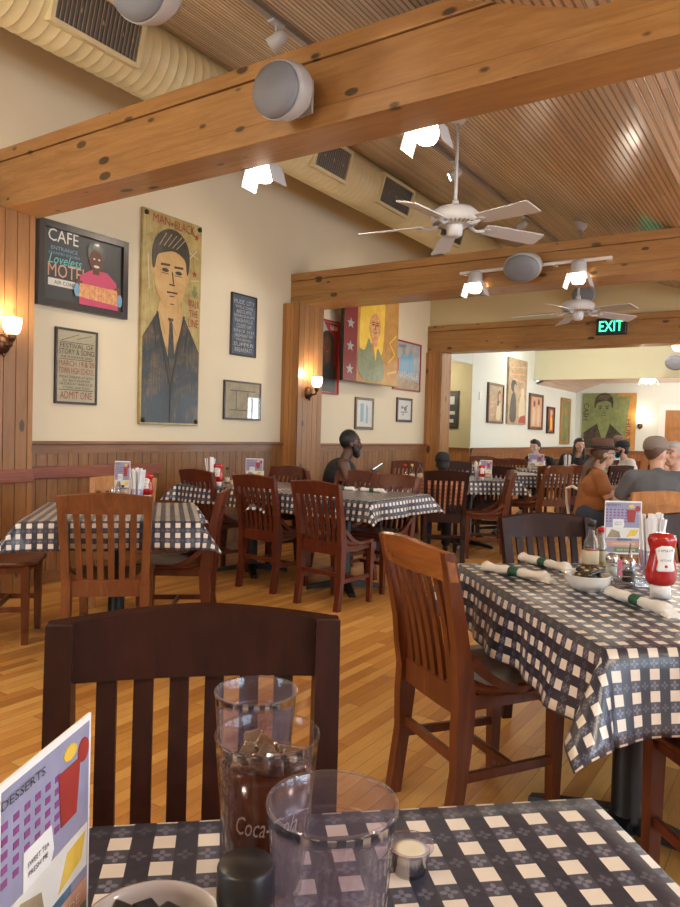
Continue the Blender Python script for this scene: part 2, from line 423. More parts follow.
M['p_tan'] = paint('tan_sepia_paint', (.22,.16,.10), (.38,.29,.18), (.52,.43,.30), .5, 9)
M['p_salmon'] = paint('salmon_paint', (.50,.20,.12), (.62,.34,.22), (.70,.48,.34), .5, 9)
M['frame_dark'] = flat('dark_frame_wood', (.022,.014,.012), .3, 0, .3, coat=.3)
M['frame_brown'] = flat('brown_frame_wood', (.09,.04,.02), .35, 0, .3, coat=.3)
M['frame_gold'] = flat('gold_frame', (.42,.26,.09), .35, .3, .2)
M['frame_red'] = flat('red_frame', (.33,.025,.03), .4, 0, .1)
def picglass():
    t = NT('picture_glass'); t.set(color=(.9,.92,.95), rough=.015, trans=1.0, ior=1.5); return t.m
M['skin_dark'] = flat('dark_skin', (.10,.042,.026), .45, 0, .08, 20)
M['skin_light'] = flat('light_skin', (.55,.32,.23), .5, 0, .08, 20)
M['skin_pale'] = flat('pale_skin', (.62,.42,.34), .5, 0, .08, 20)
M['hair_black'] = flat('black_hair', (.012,.010,.010), .5, 0, .4, 120)
M['hair_brown'] = flat('brown_hair', (.10,.055,.032), .55, 0, .4, 120)
M['hair_grey'] = flat('grey_hair', (.40,.37,.34), .6, 0, .3, 120)
M['eye'] = flat('eye_dark', (.02,.015,.012), .2)
M['sh_black'] = flat('black_cotton', (.015,.015,.018), .85)
M['sh_brown'] = flat('rust_brown_cotton', (.27,.105,.035), .85, 0, .06)
M['sh_grey'] = flat('slate_grey_cotton', (.105,.11,.125), .85, 0, .06)
M['sh_white'] = flat('white_cotton', (.7,.7,.7), .85)
M['sh_blue'] = flat('light_blue_cotton', (.25,.55,.62), .85)
M['jeans'] = flat('dark_denim', (.03,.04,.07), .85)
M['hat'] = flat('brown_felt', (.085,.036,.022), .75, 0, .1)
M['capgrey'] = flat('grey_mesh_cap', (.22,.18,.155), .85, 0, .08, 200)
M['capnavy'] = flat('dark_cap', (.015,.018,.028), .8)
def plaid():
    t = NT('peach_check_shirt'); X = t.xyz(t.coord())
    a = t.math('GREATER_THAN', t.math('FRACT', t.math('MULTIPLY', X[0], 22)), .6); b = t.math('GREATER_THAN', t.math('FRACT', t.math('MULTIPLY', X[2], 22)), .6)
    return t.set(color=t.mix(t.math('MULTIPLY', t.math('ADD', a, b), .5), (.70,.33,.20), (.30,.10,.06)), rough=.85)
M['sh_plaid'] = plaid()
# ------------------------------------------------------------------ the room
WX = -4.98; EX = 3.4; BY = -3.0
BX = -.80
def cz(x): return 2.638 - .36*x if x < BX else 2.638-.36*BX
def sbox(name, lo, hi, mat):
    mb = MB(); mb.mat(mat).box(lo, hi); return struct(mb.build(name))
sbox('floor', (-6.6, BY-.2, -.1), (EX+.2, 18.4, 0), M['floor'])
sbox('wall_left', (WX-.2, BY-.2, 0), (WX, 10.2, 4.6), M['cream'])
sbox('wall_left', (WX-.2, 10.2, 2.48), (WX, 11.66, 3.2), M['pale'])           # over the alcove opening
sbox('wall_left', (WX-.2, 11.67, 0), (WX, 18.4, 3.2), M['pale'])
sbox('wall_alcove', (-6.6, 11.66, 0), (WX-.001, 11.669, 3.0), M['olive'])
sbox('wall_alcove', (-6.6, 10.0, 0), (-6.5, 11.66, 3.0), M['olive'])
sbox('wall_alcove', (-6.6, 9.95, 0), (WX-.2, 10.1, 3.0), M['olive'])
sbox('ceiling', (-6.6, 10.0, 2.58), (WX-.2, 11.8, 2.68), M['greyceil'])
sbox('wall_end', (WX-.2, 18.2, 0), (EX+.2, 18.4, 3.2), M['pale'])

# walls with window openings
wn = [0]
def window(p0, p1, z0, z1, axis):
    """a window filling an opening between p0 and p1 (along axis), glazed, with frame and muntins"""
    wn[0] += 1
    fixed = EX+.1 if axis == 'y' else BY-.1
    if axis == 'y': o = Vector((fixed, (p0+p1)/2, z0)); rz = -90
    else: o = Vector((( p0+p1)/2, fixed, z0)); rz = 180
    r = bpy.data.objects.new('window_%d' % wn[0], None); COL.objects.link(r); r.location = o; r.rotation_euler = (0, 0, R(rz)); struct(r)
    w = abs(p1-p0)/2; h = z1-z0
    f = MB(); f.mat(M['trimwhite'])
    for a in (-1, 1): f.box((min(a*w, a*(w-.06)), -.04, 0), (max(a*w, a*(w-.06)), .04, h))
    f.box((-w+.06, -.04, 0), (w-.06, .04, .06)); f.box((-w+.06, -.04, h-.06), (w-.06, .04, h)); f.box((-w+.06, -.035, h*.5-.03), (w-.06, .035, h*.5+.03))
    for k in (-1, 0, 1): f.box((k*w*.5-.012, -.02, .06), (k*w*.5+.012, .02, h-.06))
    f.build('window_frame', r)
    g = MB(); g.mat(M['winglass']).box((-w+.06, -.004, .06), (w-.06, .004, h*.5-.03)); g.box((-w+.06, -.004, h*.5+.03), (w-.06, .004, h-.06)); g.build('pane', r)
    s = MB(); s.mat(M['trimwhite']).box((-w-.04, -.16, -.04), (w+.04, -.04, -.001)) if False else s.mat(M['trimwhite']).box((-w, -.14, -.03), (w, -.04, 0))
    return r
def wall_windows(name, axis, a0, a1, wins, z0, z1, top, mat):
    mb = MB(); mb.mat(mat)
    def b(u0, u1, zz0, zz1):
        if axis == 'y': mb.box((EX, u0, zz0), (EX+.2, u1, zz1))
        else: mb.box((u0, BY-.2, zz0), (u1, BY, zz1))
    b(a0, a1, 0, z0); b(a0, a1, z1, top); e = a0
    for (w0, w1) in wins: b(e, w0, z0, z1); e = w1
    b(e, a1, z0, z1)
    struct(mb.build(name))
    for (w0, w1) in wins: window(w0, w1, z0, z1, axis)
WR = [(-.2, 1.4), (1.9, 3.5), (4.1, 5.7), (6.3, 7.9)]
WRF = [(10.6, 12.3), (12.8, 14.5), (15.4, 16.6), (16.9, 18.0)]
WB = [(-4.4, -2.9)]
wall_windows('wall_right', 'y', BY, 10.05, WR, .75, 2.35, 3.1, M['cream'])
wall_windows('wall_right', 'y', 10.05, 18.2, WRF, .8, 2.2, 3.2, M['pale'])
wall_windows('wall_back', 'x', WX, EX, WB, .75, 2.5, 4.7, M['cream'])

# main ceiling: sloped beadboard, then the low flat strip by the windows
def corr(name, x0, x1, zf, y0, y1, mat, th=.05, p=.0425, d=.006):
    prof = []; n = max(1, int(round((x1-x0)/p)))
    for i in range(n):
        a = x0+(x1-x0)*i/n; w = (x1-x0)/n
        for t_, dz in ((0, d), (.10, 0), (.90, 0)): prof.append((a+w*t_, zf(a+w*t_)+dz))
    prof.append((x1, zf(x1)))
    prof += [(x1, zf(x1)+th), (x0, zf(x0)+th)]
    mb = MB(); mb.mat(mat)
    a = [mb._v((x, y0, z)) for x, z in prof]; b = [mb._v((x, y1, z)) for x, z in prof]
    for i in range(len(prof)): mb.face([a[i], a[(i+1) % len(prof)], b[(i+1) % len(prof)], b[i]])
    me = mb; return struct(me.build(name))
corr('ceiling', WX-.2, BX, lambda x: 2.638-.36*x, BY-.2, 10.0, M['ceil'])
corr('ceiling', BX, EX+.2, lambda x: cz(0), BY-.2, 10.0, M['ceil'])
sbox('ceiling', (WX-.2, 10.15, 3.06), (EX+.2, 15.0, 3.16), M['whiteceil'])
sbox('wall_header', (WX, 9.97, 2.89), (EX, 10.15, 4.7), M['yellowwall'])
sbox('wall_soffit', (WX, 14.95, 2.45), (EX, 15.12, 3.2), M['greenwall'])
corr('ceiling', WX, -4.37, lambda x: 2.37+(x-WX)*(.23/.61), 15.12, 18.2, M['ceil_pale'])
corr('ceiling', -4.37, EX, lambda x: 2.60, 15.12, 18.2, M['ceil_pale'])

# wainscots: real boards with gaps
def wains(name, y0, y1, top, x=WX, mat=None, ax='y'):
    mb = MB(); mb.mat(mat or (M['wains'] if ax == 'y' else M['wains_x'])); p = .095; n = int(math.ceil((y1-y0)/p))
    for i in range(n):
        a = y0+i*p; b = min(a+p-.005, y1)
        if ax == 'y': mb.box((x, a, 0), (x+.018, b, top))
        else: mb.box((a, x-.018, 0), (b, x, top))
    if ax == 'y': mb.box((x, y0, 0), (x+.010, y1, top))
    else: mb.box((y0, x-.010, 0), (y1, x, top))
    o = struct(mb.build(name))
    c = MB(); c.mat(M['railwood'])
    if ax == 'y': c.box((x, y0, top-.07), (x+.030, y1, top)); c.box((x, y0, top), (x+.055, y1, top+.028), bev=.008)
    else: c.box((y0, x-.03, top-.07), (y1, x, top)); c.box((y0, x-.055, top), (y1, x, top+.028), bev=.008)
    struct(c.build('trim_1'))
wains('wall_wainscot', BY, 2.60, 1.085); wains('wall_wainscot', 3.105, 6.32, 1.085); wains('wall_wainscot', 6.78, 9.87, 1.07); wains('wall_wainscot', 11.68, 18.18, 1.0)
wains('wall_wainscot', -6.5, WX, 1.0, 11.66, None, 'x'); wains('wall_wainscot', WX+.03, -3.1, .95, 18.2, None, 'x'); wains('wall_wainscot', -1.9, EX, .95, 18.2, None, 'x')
def struct_box(name, lo, hi, mat, bev=.006):
    mb = MB(); mb.mat(mat).box(lo, hi, bev=bev); return struct(mb.build(name))
struct_box('trim_2', (WX+.019, 3.11, .82), (WX+.045, 4.55, .915), M['bump'])
struct_box('trim_2', (WX+.25, 2.60, .82), (WX+.28, 3.105, .915), M['bump'])
sbox('baseboard_left', (WX+.018, 3.12, 0), (WX+.035, 6.30, .09), M['railwood'])

# pillars: built of vertical boards
def pillar(name, x0, x1, y0, y1, top, p=.093):
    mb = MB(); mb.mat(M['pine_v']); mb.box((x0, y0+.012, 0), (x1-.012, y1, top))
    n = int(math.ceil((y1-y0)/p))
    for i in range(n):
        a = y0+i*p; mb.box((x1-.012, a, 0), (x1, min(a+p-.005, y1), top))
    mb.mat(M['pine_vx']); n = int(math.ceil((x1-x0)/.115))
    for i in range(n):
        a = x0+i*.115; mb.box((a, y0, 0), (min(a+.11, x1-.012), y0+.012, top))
    return struct(mb.build(name))
pillar('trim_3', WX, WX+.25, 2.60, 3.105, 2.74)
pillar('trim_3', WX, WX+.235, 6.32, 6.78, 2.655)
pillar('trim_3', WX, WX+.27, 9.87, 10.2, 2.49)

# beams: body, cap board above a dark seam, facing board below
def beam(name, y0, y1, z0, z1, x0=WX, x1=EX):
    mb = MB(); mb.mat(M['beam'])
    mb.box((x0, y0+.012, z0+.02), (x1, y1-.012, z1-.085))
    mb.box((x0, y0+.004, z0+.10), (x1, y0+.012, z1-.092))
    mb.box((x0, y0, z0), (x1, y1, z0+.10), bev=.006)
    mb.box((x0, y0-.004, z1-.082), (x1, y1+.004, z1), bev=.006)
    return struct(mb.build(name))
beam('trim_4', 2.88, 3.15, 2.735, 3.15)
beam('trim_4', 6.45, 6.85, 2.655, 3.005)
beam('trim_4', 9.90, 10.20, 2.49, 2.89)

# door in the end wall
d = bpy.data.objects.new('door_1', None); COL.objects.link(d); d.location = (-2.43, 18.2, 0); struct(d)
mb = MB(); mb.mat(M['trimwhite']); mb.box((-.60, -.04, 0), (-.46, 0, 2.06)); mb.box((.46, -.04, 0), (.60, 0, 2.06)); mb.box((-.60, -.045, 1.95), (.60, 0, 2.09)); mb.build('door_frame', d)
mb = MB(); mb.mat(M['doorwood']); mb.box((-.46, -.03, 0), (.46, -.001, 1.95))
for cx in (-.22, .22):
    for z0, z1 in ((.15, .75), (.85, 1.45), (1.53, 1.82)):
        mb.box((cx-.16, -.045, z0), (cx+.16, -.03, z1), bev=.012)
mb.build('door_leaf', d)
mb = MB(); mb.mat(M['bronze']).ball((.38, -.07, .95), .03); mb.tube([(.38, -.03, .95), (.38, -.07, .95)], .012); mb.build('door_handle', d)

# ------------------------------------------------------------------ air duct
dx, dz, dr = -4.12, 3.885, .25
du = thing('air_duct', 'large cream spiral air duct running along the top of the left wall', 'duct', (dx, 0, dz))
mb = MB(); mb.mat(M['duct']); rings = []; y = BY+.01; k = 0
while y < 9.95:
    for dy, rr in ((0, dr), (.068, dr), (.071, dr+.003), (.076, dr+.003), (.079, dr)):
        rings.append([(rr*math.cos(2*math.pi*j/40), y+dy, rr*math.sin(2*math.pi*j/40)) for j in range(40)])
    y += .08
mb.loft(rings).build('duct_pipe', du)
for yc in (4.0,):
    pass
def register(yc, L):
    th = R(-16)     # faces the camera side, below the horizontal
    ca, sa = math.cos(th), math.sin(th)
    old = Matrix(((0, 0, ca, ca*(dr-.012)), (1, 0, 0, yc), (0, 1, 0, 0), (0, 0, 0, 1)))
    nx = Vector((ca, 0, sa)); ux = Vector((-sa, 0, ca))
    Mx = Matrix(((0, ux.x, nx.x, nx.x*(dr-.010)), (1, 0, 0, yc), (0, ux.z, nx.z, nx.z*(dr-.010)), (0, 0, 0, 1)))
    a = MB(); a.M = Mx; a.mat(M['duct']); w = .125
    a.box((-L/2-.03, -w-.03, -.03), (L/2+.03, -w, .03)); a.box((-L/2-.03, w, -.03), (L/2+.03, w+.03, .03))
    a.box((-L/2-.03, -w, -.03), (-L/2, w, .03)); a.box((L/2, -w, -.03), (L/2+.03, w, .03))
    fr = a.build('vent_register', du)
    b = MB(); b.M = Mx; b.mat(M['ventdark']).box((-L/2, -w, -.01), (L/2, w, .012)); b.build('vent_backing', fr)
    c = MB(); c.M = Mx; c.mat(M['chrome']); n = int(L/.03)
    for i in range(1, n): c.box((-L/2+i*L/n-.003, -w, .012), (-L/2+i*L/n+.003, w, .026))
    c.build('louvre', fr)
for yc, L in ((2.98, .62), (5.62, .50), (6.85, .62), (8.3, .6)): register(yc, L)

# ------------------------------------------------------------------ lights on the ceiling
def speaker(x, y, z, rad, lab, tilt=-20, mount='back', rz=0, wide=1.25, group=None):
    t = thing('ceiling_speaker', lab, 'speaker', (x, y, z), rz)
    Mx = Matrix.Rotation(R(tilt), 4, 'X')
    a = MB(); a.M = Mx; a.mat(M['speakershell'])
    prof = [(.0, .10), (.45, .10), (.8, .085), (.97, .045), (1.0, 0.0), (.96, -.03)]
    def el(pr, mb):
        rings = []
        for r_, h in pr: rings.append([(max(r_, .01)*rad*wide*math.cos(2*math.pi*k/32), h*rad/.12*1.0, max(r_, .01)*rad*math.sin(2*math.pi*k/32)) for k in range(32)])
        mb.loft(rings, caps=True)
    el(prof, a); a.build('speaker_shell', t)
    g = MB(); g.M = Mx; g.mat(M['speaker']); el([(.93, -.028), (.90, -.045), (.6, -.062), (.0, -.07)], g); g.build('speaker_grille', t)
    b = MB(); b.mat(M['speakershell'])
    if mount == 'back': b.tube([(0, rad*.7, 0), (0, rad*1.25, .02)], .018); b.box((-.05, rad*1.2, -.06), (.05, rad*1.3, .10))
    else: b.tube([(0, rad*.5, 0), (0, rad*.6, mount)], .018); b.lathe([(.0, mount-.02), (.05, mount-.02), (.05, mount)], 16, (0, rad*.6, 0))
    b.build('bracket', t); return t
q = onY(281, 91, 2.70); speaker(q.x, q.y, q.z, .132, 'large grey oval speaker fixed on the front of the nearest timber beam', 14, rz=-8, wide=1.22)
speaker(-2.23, 6.27, 2.765, .135, 'oval grey speaker in the middle of the track on the second timber beam', 32, wide=1.3)
speaker(-2.63, 9.80, 3.17, .13, 'grey speaker on the yellow wall above the furthest timber beam, behind a fan', 20, wide=1.2)
q = DP(145, -12, 3.0); speaker(q.x, q.y, q.z, .135, 'blue grey speaker hanging high beside the air duct, cut by the top edge', 20, mount=cz(q.x)-q.z-.005)
q = onY(676, 362, 13.9); speaker(q.x, q.y, q.z, .15, 'grey speaker hanging from the white ceiling of the far room', 25, mount=3.06-q.z)

def fan(x, y, zh, zc, lab, dia, rot):
    t = thing('ceiling_fan', lab, 'ceiling fan', (x, y, zh)); s = dia/1.3; H_ = zc-zh
    a = MB(); a.mat(M['fanwhite']); a.lathe([(.0, .055), (.055, .055), (.12, .045), (.155, .015), (.158, -.02), (.15, -.05), (.10, -.062), (.0, -.062)], 32); a.build('motor_housing', t)
    a = MB(); a.mat(M['ventdark'])
    for k in range(28):
        an = 2*math.pi*k/28; a.beam((.106*math.cos(an), .106*math.sin(an), -.0635), (.145*math.cos(an), .145*math.sin(an), -.0545), .008, .004)
    a.build('vent_slots', t)
    a = MB(); a.mat(M['fanwhite']); a.tube([(0, 0, .05), (0, 0, H_-.03)], .012); a.lathe([(.0, .10), (.022, .10), (.03, .05), (.0, .05)], 16); a.build('downrod', t)
    a = MB(); a.mat(M['fanwhite']); a.lathe([(.015, H_-.075), (.05, H_-.055), (.065, H_-.01), (.065, H_+.03), (0, H_+.03)], 24); a.build('ceiling_canopy', t)
    a = MB(); a.mat(M['fanwhite']); a.lathe([(.0, -.14), (.03, -.14), (.052, -.125), (.055, -.075), (.055, -.055), (0, -.055)], 24); a.build('switch_housing', t)
    for k in range(5):
        an = R(rot+72*k); Mz = Matrix.Rotation(an, 4, 'Z')
        b = MB(); b.M = Mz; b.mat(M['fanwhite']); b.tube([(.10, 0, -.05), (.16, .0, -.085), (.22, 0, -.072)], [.014, .010, .012]); b.lathe([(.0,-.004),(.03,-.004),(.035,0),(.03,.004),(0,.004)], 16, (.235, 0, -.068)); b.build('blade_bracket', t)
        b = MB(); b.M = Mz @ Matrix.Translation((.22, 0, -.066)) @ Matrix.Rotation(R(3), 4, 'Y') @ Matrix.Rotation(R(-14), 4, 'X'); b.mat(M['fanwhite'])
        L = dia/2-.22; ol = [(0, -.050), (.03, -.060), (L-.015, -.072), (L-.003, -.068), (L, -.058), (L, .058), (L-.003, .068), (L-.015, .072), (.03, .060), (0, .050)]
        lo = [b._v((px, py, 0)) for px, py in ol]; hi = [b._v((px, py, .007)) for px, py in ol]
        b.face(lo[::-1]); b.face(hi)
        for i in range(len(ol)): b.face([lo[i], lo[(i+1) % len(ol)], hi[(i+1) % len(ol)], hi[i]])
        b.build('fan_blade', t)
    return t
q = DP(455, 216, 4.75); fan(q.x, q.y, q.z, cz(q.x), 'white five blade ceiling fan on a long rod between the first two beams', 1.30, 52)
q = DP(578, 306, 7.0); fan(q.x, q.y, q.z, cz(q.x), 'smaller looking white ceiling fan further back, below the second timber beam', 1.26, 48)

def spot_light(loc, target, power, angle=70, blend=.5, size=.05, col=(1, .87, .68)):
    l = bpy.data.lights.new('spot', 'SPOT'); l.energy = power; l.spot_size = R(angle); l.spot_blend = blend; l.shadow_soft_size = size; l.color = col
    o = bpy.data.objects.new('lamp_light', l); COL.objects.link(o); o.location = loc
    dv = Vector(target)-Vector(loc); o.rotation_euler = dv.to_track_quat('-Z', 'Y').to_euler(); return o
def point(loc, power, size=.05, col=(1, .84, .64)):
    l = bpy.data.lights.new('bulb', 'POINT'); l.energy = power; l.shadow_soft_size = size; l.color = col
    o = bpy.data.objects.new('lamp_light', l); COL.objects.link(o); o.location = loc; return o

# flood heads with barn doors
def flood(x, y, z, top, lab, rz, power, back=None):
    """lamp head hanging under 'top'; local -y is the way it throws"""
    t = thing('track_light', lab, 'spotlight', (x, y, z), rz); t.scale = (1.3, 1.3, 1.15); top = z+(top-z)/1.15
    a = MB(); a.mat(M['fanwhite']); a.lathe([(.0, .10), (.035, .10), (.05, .085), (.055, .02), (.06, 0), (.052, -.002), (.0, .01)], 20); a.build('lamp_housing', t)
    a = MB(); a.mat(M['bulbface']); a.lathe([(.0, -.075), (.035, -.072), (.046, -.05), (.048, .0), (.0, .005)], 16); a.build('lamp', t)
    for sx in (-1, 1):
        b = MB(); b.M = Matrix.Translation((sx*.062, 0, 0)) @ Matrix.Rotation(R(-sx*16), 4, 'Y'); b.mat(M['fanwhite']).box((-.002, -.05, -.105), (.002, .05, 0)); b.build('barn_door', t)
    a = MB(); a.mat(M['fanwhite']); a.tube([(0, 0, .09), (0, 0, top-z-.004)], .013); a.build('stem', t)
    return t
# track with two heads and a bar on the second beam
tk = thing('light_track', 'white light track bar fixed along the second timber beam', 'light track', (-2.18, 6.40, 2.79))
mb = MB(); mb.mat(M['white']); mb.box((-.70, -.045, -.012), (.70, -.015, .015), bev=.004); mb.build('bar', tk)
for sx in (-.66, .2, .66):
    mb = MB(); mb.mat(M['white']); mb.box((sx-.02, -.03, -.01), (sx+.02, .052, .012)); mb.build('track_mount', tk)
for x_, lab in ((-2.72, 'left lamp head with barn doors on the second beam track'), (-1.76, 'right lamp head with barn doors on the second beam track')):
    flood(x_, 6.37, 2.68, 2.785, lab, 0, 30)
    spot_light((x_, 6.37, 2.59), (x_, 6.9, 0), 22, 120)
# heads behind the first beam
for px, py, lab in ((264, 172, 'lit lamp head with barn doors hanging behind the nearest beam, to the left'), (427, 132, 'lit lamp head with barn doors hanging behind the nearest beam, above the fan rod')):
    q = onY(px, py, 3.28); flood(q.x, q.y, q.z+.03, 2.93, lab, 0, 30); spot_light((q.x, q.y, q.z-.06), (q.x-1.2, 5.5, .8), 30, 120)
tk = thing('light_track', 'short light track bar on the rear face of the nearest beam', 'light track', (-2.1, 3.28, 2.94))
mb = MB(); mb.mat(M['white']); mb.box((-.75, -.015, -.012), (.75, .015, .012)); mb.box((-.6, -.13, -.01), (-.56, -.01, .01)); mb.box((.56, -.13, -.01), (.6, -.01, .01)); mb.build('bar', tk)
# long ceiling track and small spots
XT = -2.62
tk = thing('ceiling_track', 'long thin light track running front to back across the board ceiling', 'light track', (XT, 0, cz(XT)))
mb = MB(); mb.mat(M['trackmetal']); mb.box((-.018, .5, -.035), (.018, 9.3, -.008)); mb.build('bar', tk)
def small_spot(px, py, Y, lab, aim, power):
    q = onY(px, py, Y); x = XT; z = cz(XT)-.02
    t = thing('track_spot', lab, 'spotlight', (x, Y, z))
    a = MB(); a.mat(M['fanwhite']); a.box((-.02, -.05, -.03), (.02, .05, -.012)); a.tube([(0, 0, -.02), (0, 0, -.075)], .008); a.build('stem', t)
    dv = (Vector(aim)-Vector((x, Y, z-.12))).normalized(); Mq = Matrix.Translation((0, 0, -.12)) @ dv.to_track_quat('-Z', 'Y').to_matrix().to_4x4()
    a = MB(); a.M = Mq; a.mat(M['fanwhite']); a.lathe([(.0, .07), (.025, .07), (.036, .04), (.045, -.04), (.04, -.042), (.035, -.02), (0, -.02)], 16); a.build('lamp_housing', t)
    a = MB(); a.M = Mq; a.mat(M['bulb']); a.lathe([(.0, -.036), (.03, -.036), (.034, -.024), (0, -.022)], 16); a.build('lamp', t)
    spot_light(Vector((x, Y, z-.12))+dv*.06, aim, power, 75, .6, .03)
small_spot(288, 30, 3.2, 'small white track spot above the nearest beam', (-4.98, 2.6, 1.9), 18)
small_spot(421, 165, 5.6, 'small lit track spot beyond the nearest beam, behind the fan rod', (-4.98, 4.4, 2.0), 30)
small_spot(486, 205, 7.3, 'small track spot seen between the fan blades', (-4.98, 7.9, 2.0), 30)
small_spot(513, 240, 9.0, 'small lit track spot just above the second beam', (-4.98, 9.2, 2.0), 25)

# wall sconces
def sconce(loc, rz, lab, s=1.0, power=8, flip=1):
    """fixed to a surface behind it (local +y); arm swings to local +x"""
    t = thing('wall_sconce', lab, 'wall lamp', loc, rz); t.scale = (s, s, s)
    a = MB(); a.mat(M['bronze']); a.lathe([(.0, 0), (.02, 0), (.035, .012), (.052, .02), (.062, .045), (.062, .05), (0, .05)], 24)
    for v in a.bm.verts: v.co = Vector((v.co.x, v.co.z-.05, v.co.y*1.15))
    a.build('back_plate', t)
    a = MB(); a.mat(M['bronze']); a.tube([(0, -.03, -.005), (0, -.075, -.02), (0.0, -.115, -.012), (0, -.125, .02)], .011); a.lathe([(.0, .0), (.018, .0), (.024, .02), (.030, .05), (.0, .05)], 16, (0, -.125, .015)); a.ball((0, -.03, -.075), .012); a.tube([(0,-.03,-.005),(0,-.03,-.075)], .005); a.build('arm', t)
    a = MB(); a.mat(M['lampglass']); a.lathe([(.026, .06), (.045, .075), (.058, .11), (.060, .14), (.064, .148), (.060, .155), (.062, .175), (.057, .175), (.055, .155), (.054, .12), (.04, .085), (.022, .066)], 24, (0, -.125, 0)); a.build('glass_shade', t)
    Mr = Matrix.Translation(loc) @ Matrix.Rotation(R(rz), 4, 'Z')
    point(Mr @ Vector((0, -.125*s, .22*s)), power, .04)
    return t
sconce((WX+.25, 2.86, 1.79), 90, 'lit wall lamp with a white glass shade on the pillar at the left edge', 1.0, 5)
sconce((WX+.235, 6.50, 1.67), 90, 'lit wall lamp with a white glass shade on the middle wall pillar', 1.0, 5)
q = onY(640, 426, 18.2); sconce((q.x, 18.2, q.z), 0, 'small lit wall lamp beside the green portrait on the far wall', 1.0, 4)

# exit sign
ex = thing('exit_sign', 'black exit sign with glowing green letters on the furthest beam', 'exit sign', (-2.27, 9.895, 2.62))
mb = MB(); mb.mat(M['black']); mb.box((-.19, -.06, 0), (.19, 0, .22), bev=.01); mb.build('sign_box', ex)
me = text_mesh([('EXIT', 0, .045, .135, .30)], M['exitgreen'], .062)
bmx = bmesh.new(); bmx.from_mesh(me); g_ = bmesh.ops.extrude_face_region(bmx, geom=bmx.faces[:]); 
for v in [e for e in g_['geom'] if isinstance(e, bmesh.types.BMVert)]: v.co.y -= .004
bmx.to_mesh(me); bmx.free(); add_mesh('lettering', me, ex)
# far room fixtures
for px, lab in ((645, 'left lit lamp head near the far wall ceiling'), (652, 'right lit lamp head near the far wall ceiling')):
    q = onY(px, 381, 15.6); flood(q.x, q.y, q.z+.04, 2.6, lab, 0, 10)
q = onY(678, 346, 12.2); g = thing('globe_light', 'round white globe light at the right edge below the furthest beam', 'ceiling light', (q.x, q.y, q.z))
mb = MB(); mb.mat(M['lampglass']); mb.ball((0, 0, 0), .085, 20, 12); mb.build('globe', g)
mb = MB(); mb.mat(M['white']); mb.tube([(0, 0, .07), (0, 0, 3.06-q.z)], .01); mb.lathe([(0, 3.045-q.z), (.06, 3.045-q.z), (.06, 3.06-q.z)], 16); mb.build('stem', g)
for px in (565, 628):
    q = G(px, 349, 3.06); dl = thing('recessed_light', 'small white recessed downlight in the far ceiling, %s' % ('nearer the left wall' if px == 565 else 'nearer the exit sign'), 'downlight', (q.x, q.y if q.y < 14.5 else 13.5, 3.06))
    mb = MB(); mb.mat(M['white']); mb.lathe([(.06, 0), (.09, 0), (.085, -.02), (.062, -.012)], 20); mb.build('trim_ring', dl)
    mb = MB(); mb.mat(M['bulbface']); mb.lathe([(0, -.004), (.06, -.004), (.06, 0)], 20); mb.build('lamp', dl)
    point((q.x, (q.y if q.y < 14.5 else 13.5), 2.95), 12, .06, (1, .9, .75))

# unseen globe lamps added for warm fill, behind and right of the viewpoint
for x_, y_, nm in ((1.6, 1.2, 'above the aisle by the near windows'), (1.6, 4.6, 'above the aisle by the middle windows'), (1.6, 7.6, 'above the aisle by the later windows'), (-1.2, -1.2, 'behind the nearest table'), (-3.4, .2, 'near the wall behind the nearest beam')):
    zc_ = cz(x_) - (0 if x_ > BX else 0); g = thing('globe_light', 'added unseen white globe light hanging ' + nm, 'ceiling light', (x_, y_, zc_-.35))
    mb = MB(); mb.mat(M['lampglass']); mb.ball((0, 0, 0), .11, 20, 12); mb.build('globe', g)
    mb = MB(); mb.mat(M['white']); mb.tube([(0, 0, .10), (0, 0, .345)], .01); mb.build('stem', g)
    point((x_, y_, zc_-.50), 52, .12, (1, .89, .72))
g = thing('recessed_light', 'added small recessed downlight in the alcove ceiling', 'downlight', (-5.7, 10.9, 2.58))  # downlight added to lift the dark alcove
mb = MB(); mb.mat(M['white']); mb.lathe([(.06, 0), (.09, 0), (.085, -.02), (.062, -.012)], 20); mb.build('trim_ring', g); point((-5.7, 10.8, 2.3), 25, .06, (1, .88, .7))
for x_, y_ in ((-2.0, 12.5), (1.5, 12.5), (-2.5, 16.6), (1.0, 16.6)):  # added lamps that brighten the far room, with ring fixtures made for them
    zc_ = 2.6 if y_ > 15 else 3.06
    dl = thing('recessed_light', 'added small recessed downlight %s' % ({(-2.0, 12.5): 'over the dark haired diners', (1.5, 12.5): 'over the far tables by the windows', (-2.5, 16.6): 'in the low board ceiling before the door', (1.0, 16.6): 'in the low board ceiling by the windows'}[(x_, y_)]), 'downlight', (x_, y_, zc_))
    mb = MB(); mb.mat(M['white']); mb.lathe([(.06, 0), (.09, 0), (.085, -.02), (.062, -.012)], 20); mb.build('trim_ring', dl)
    mb = MB(); mb.mat(M['bulbface']); mb.lathe([(0, -.004), (.06, -.004), (.06, 0)], 20); mb.build('lamp', dl)
    point((x_, y_, zc_-.12), 45, .07, (1, .93, .82))
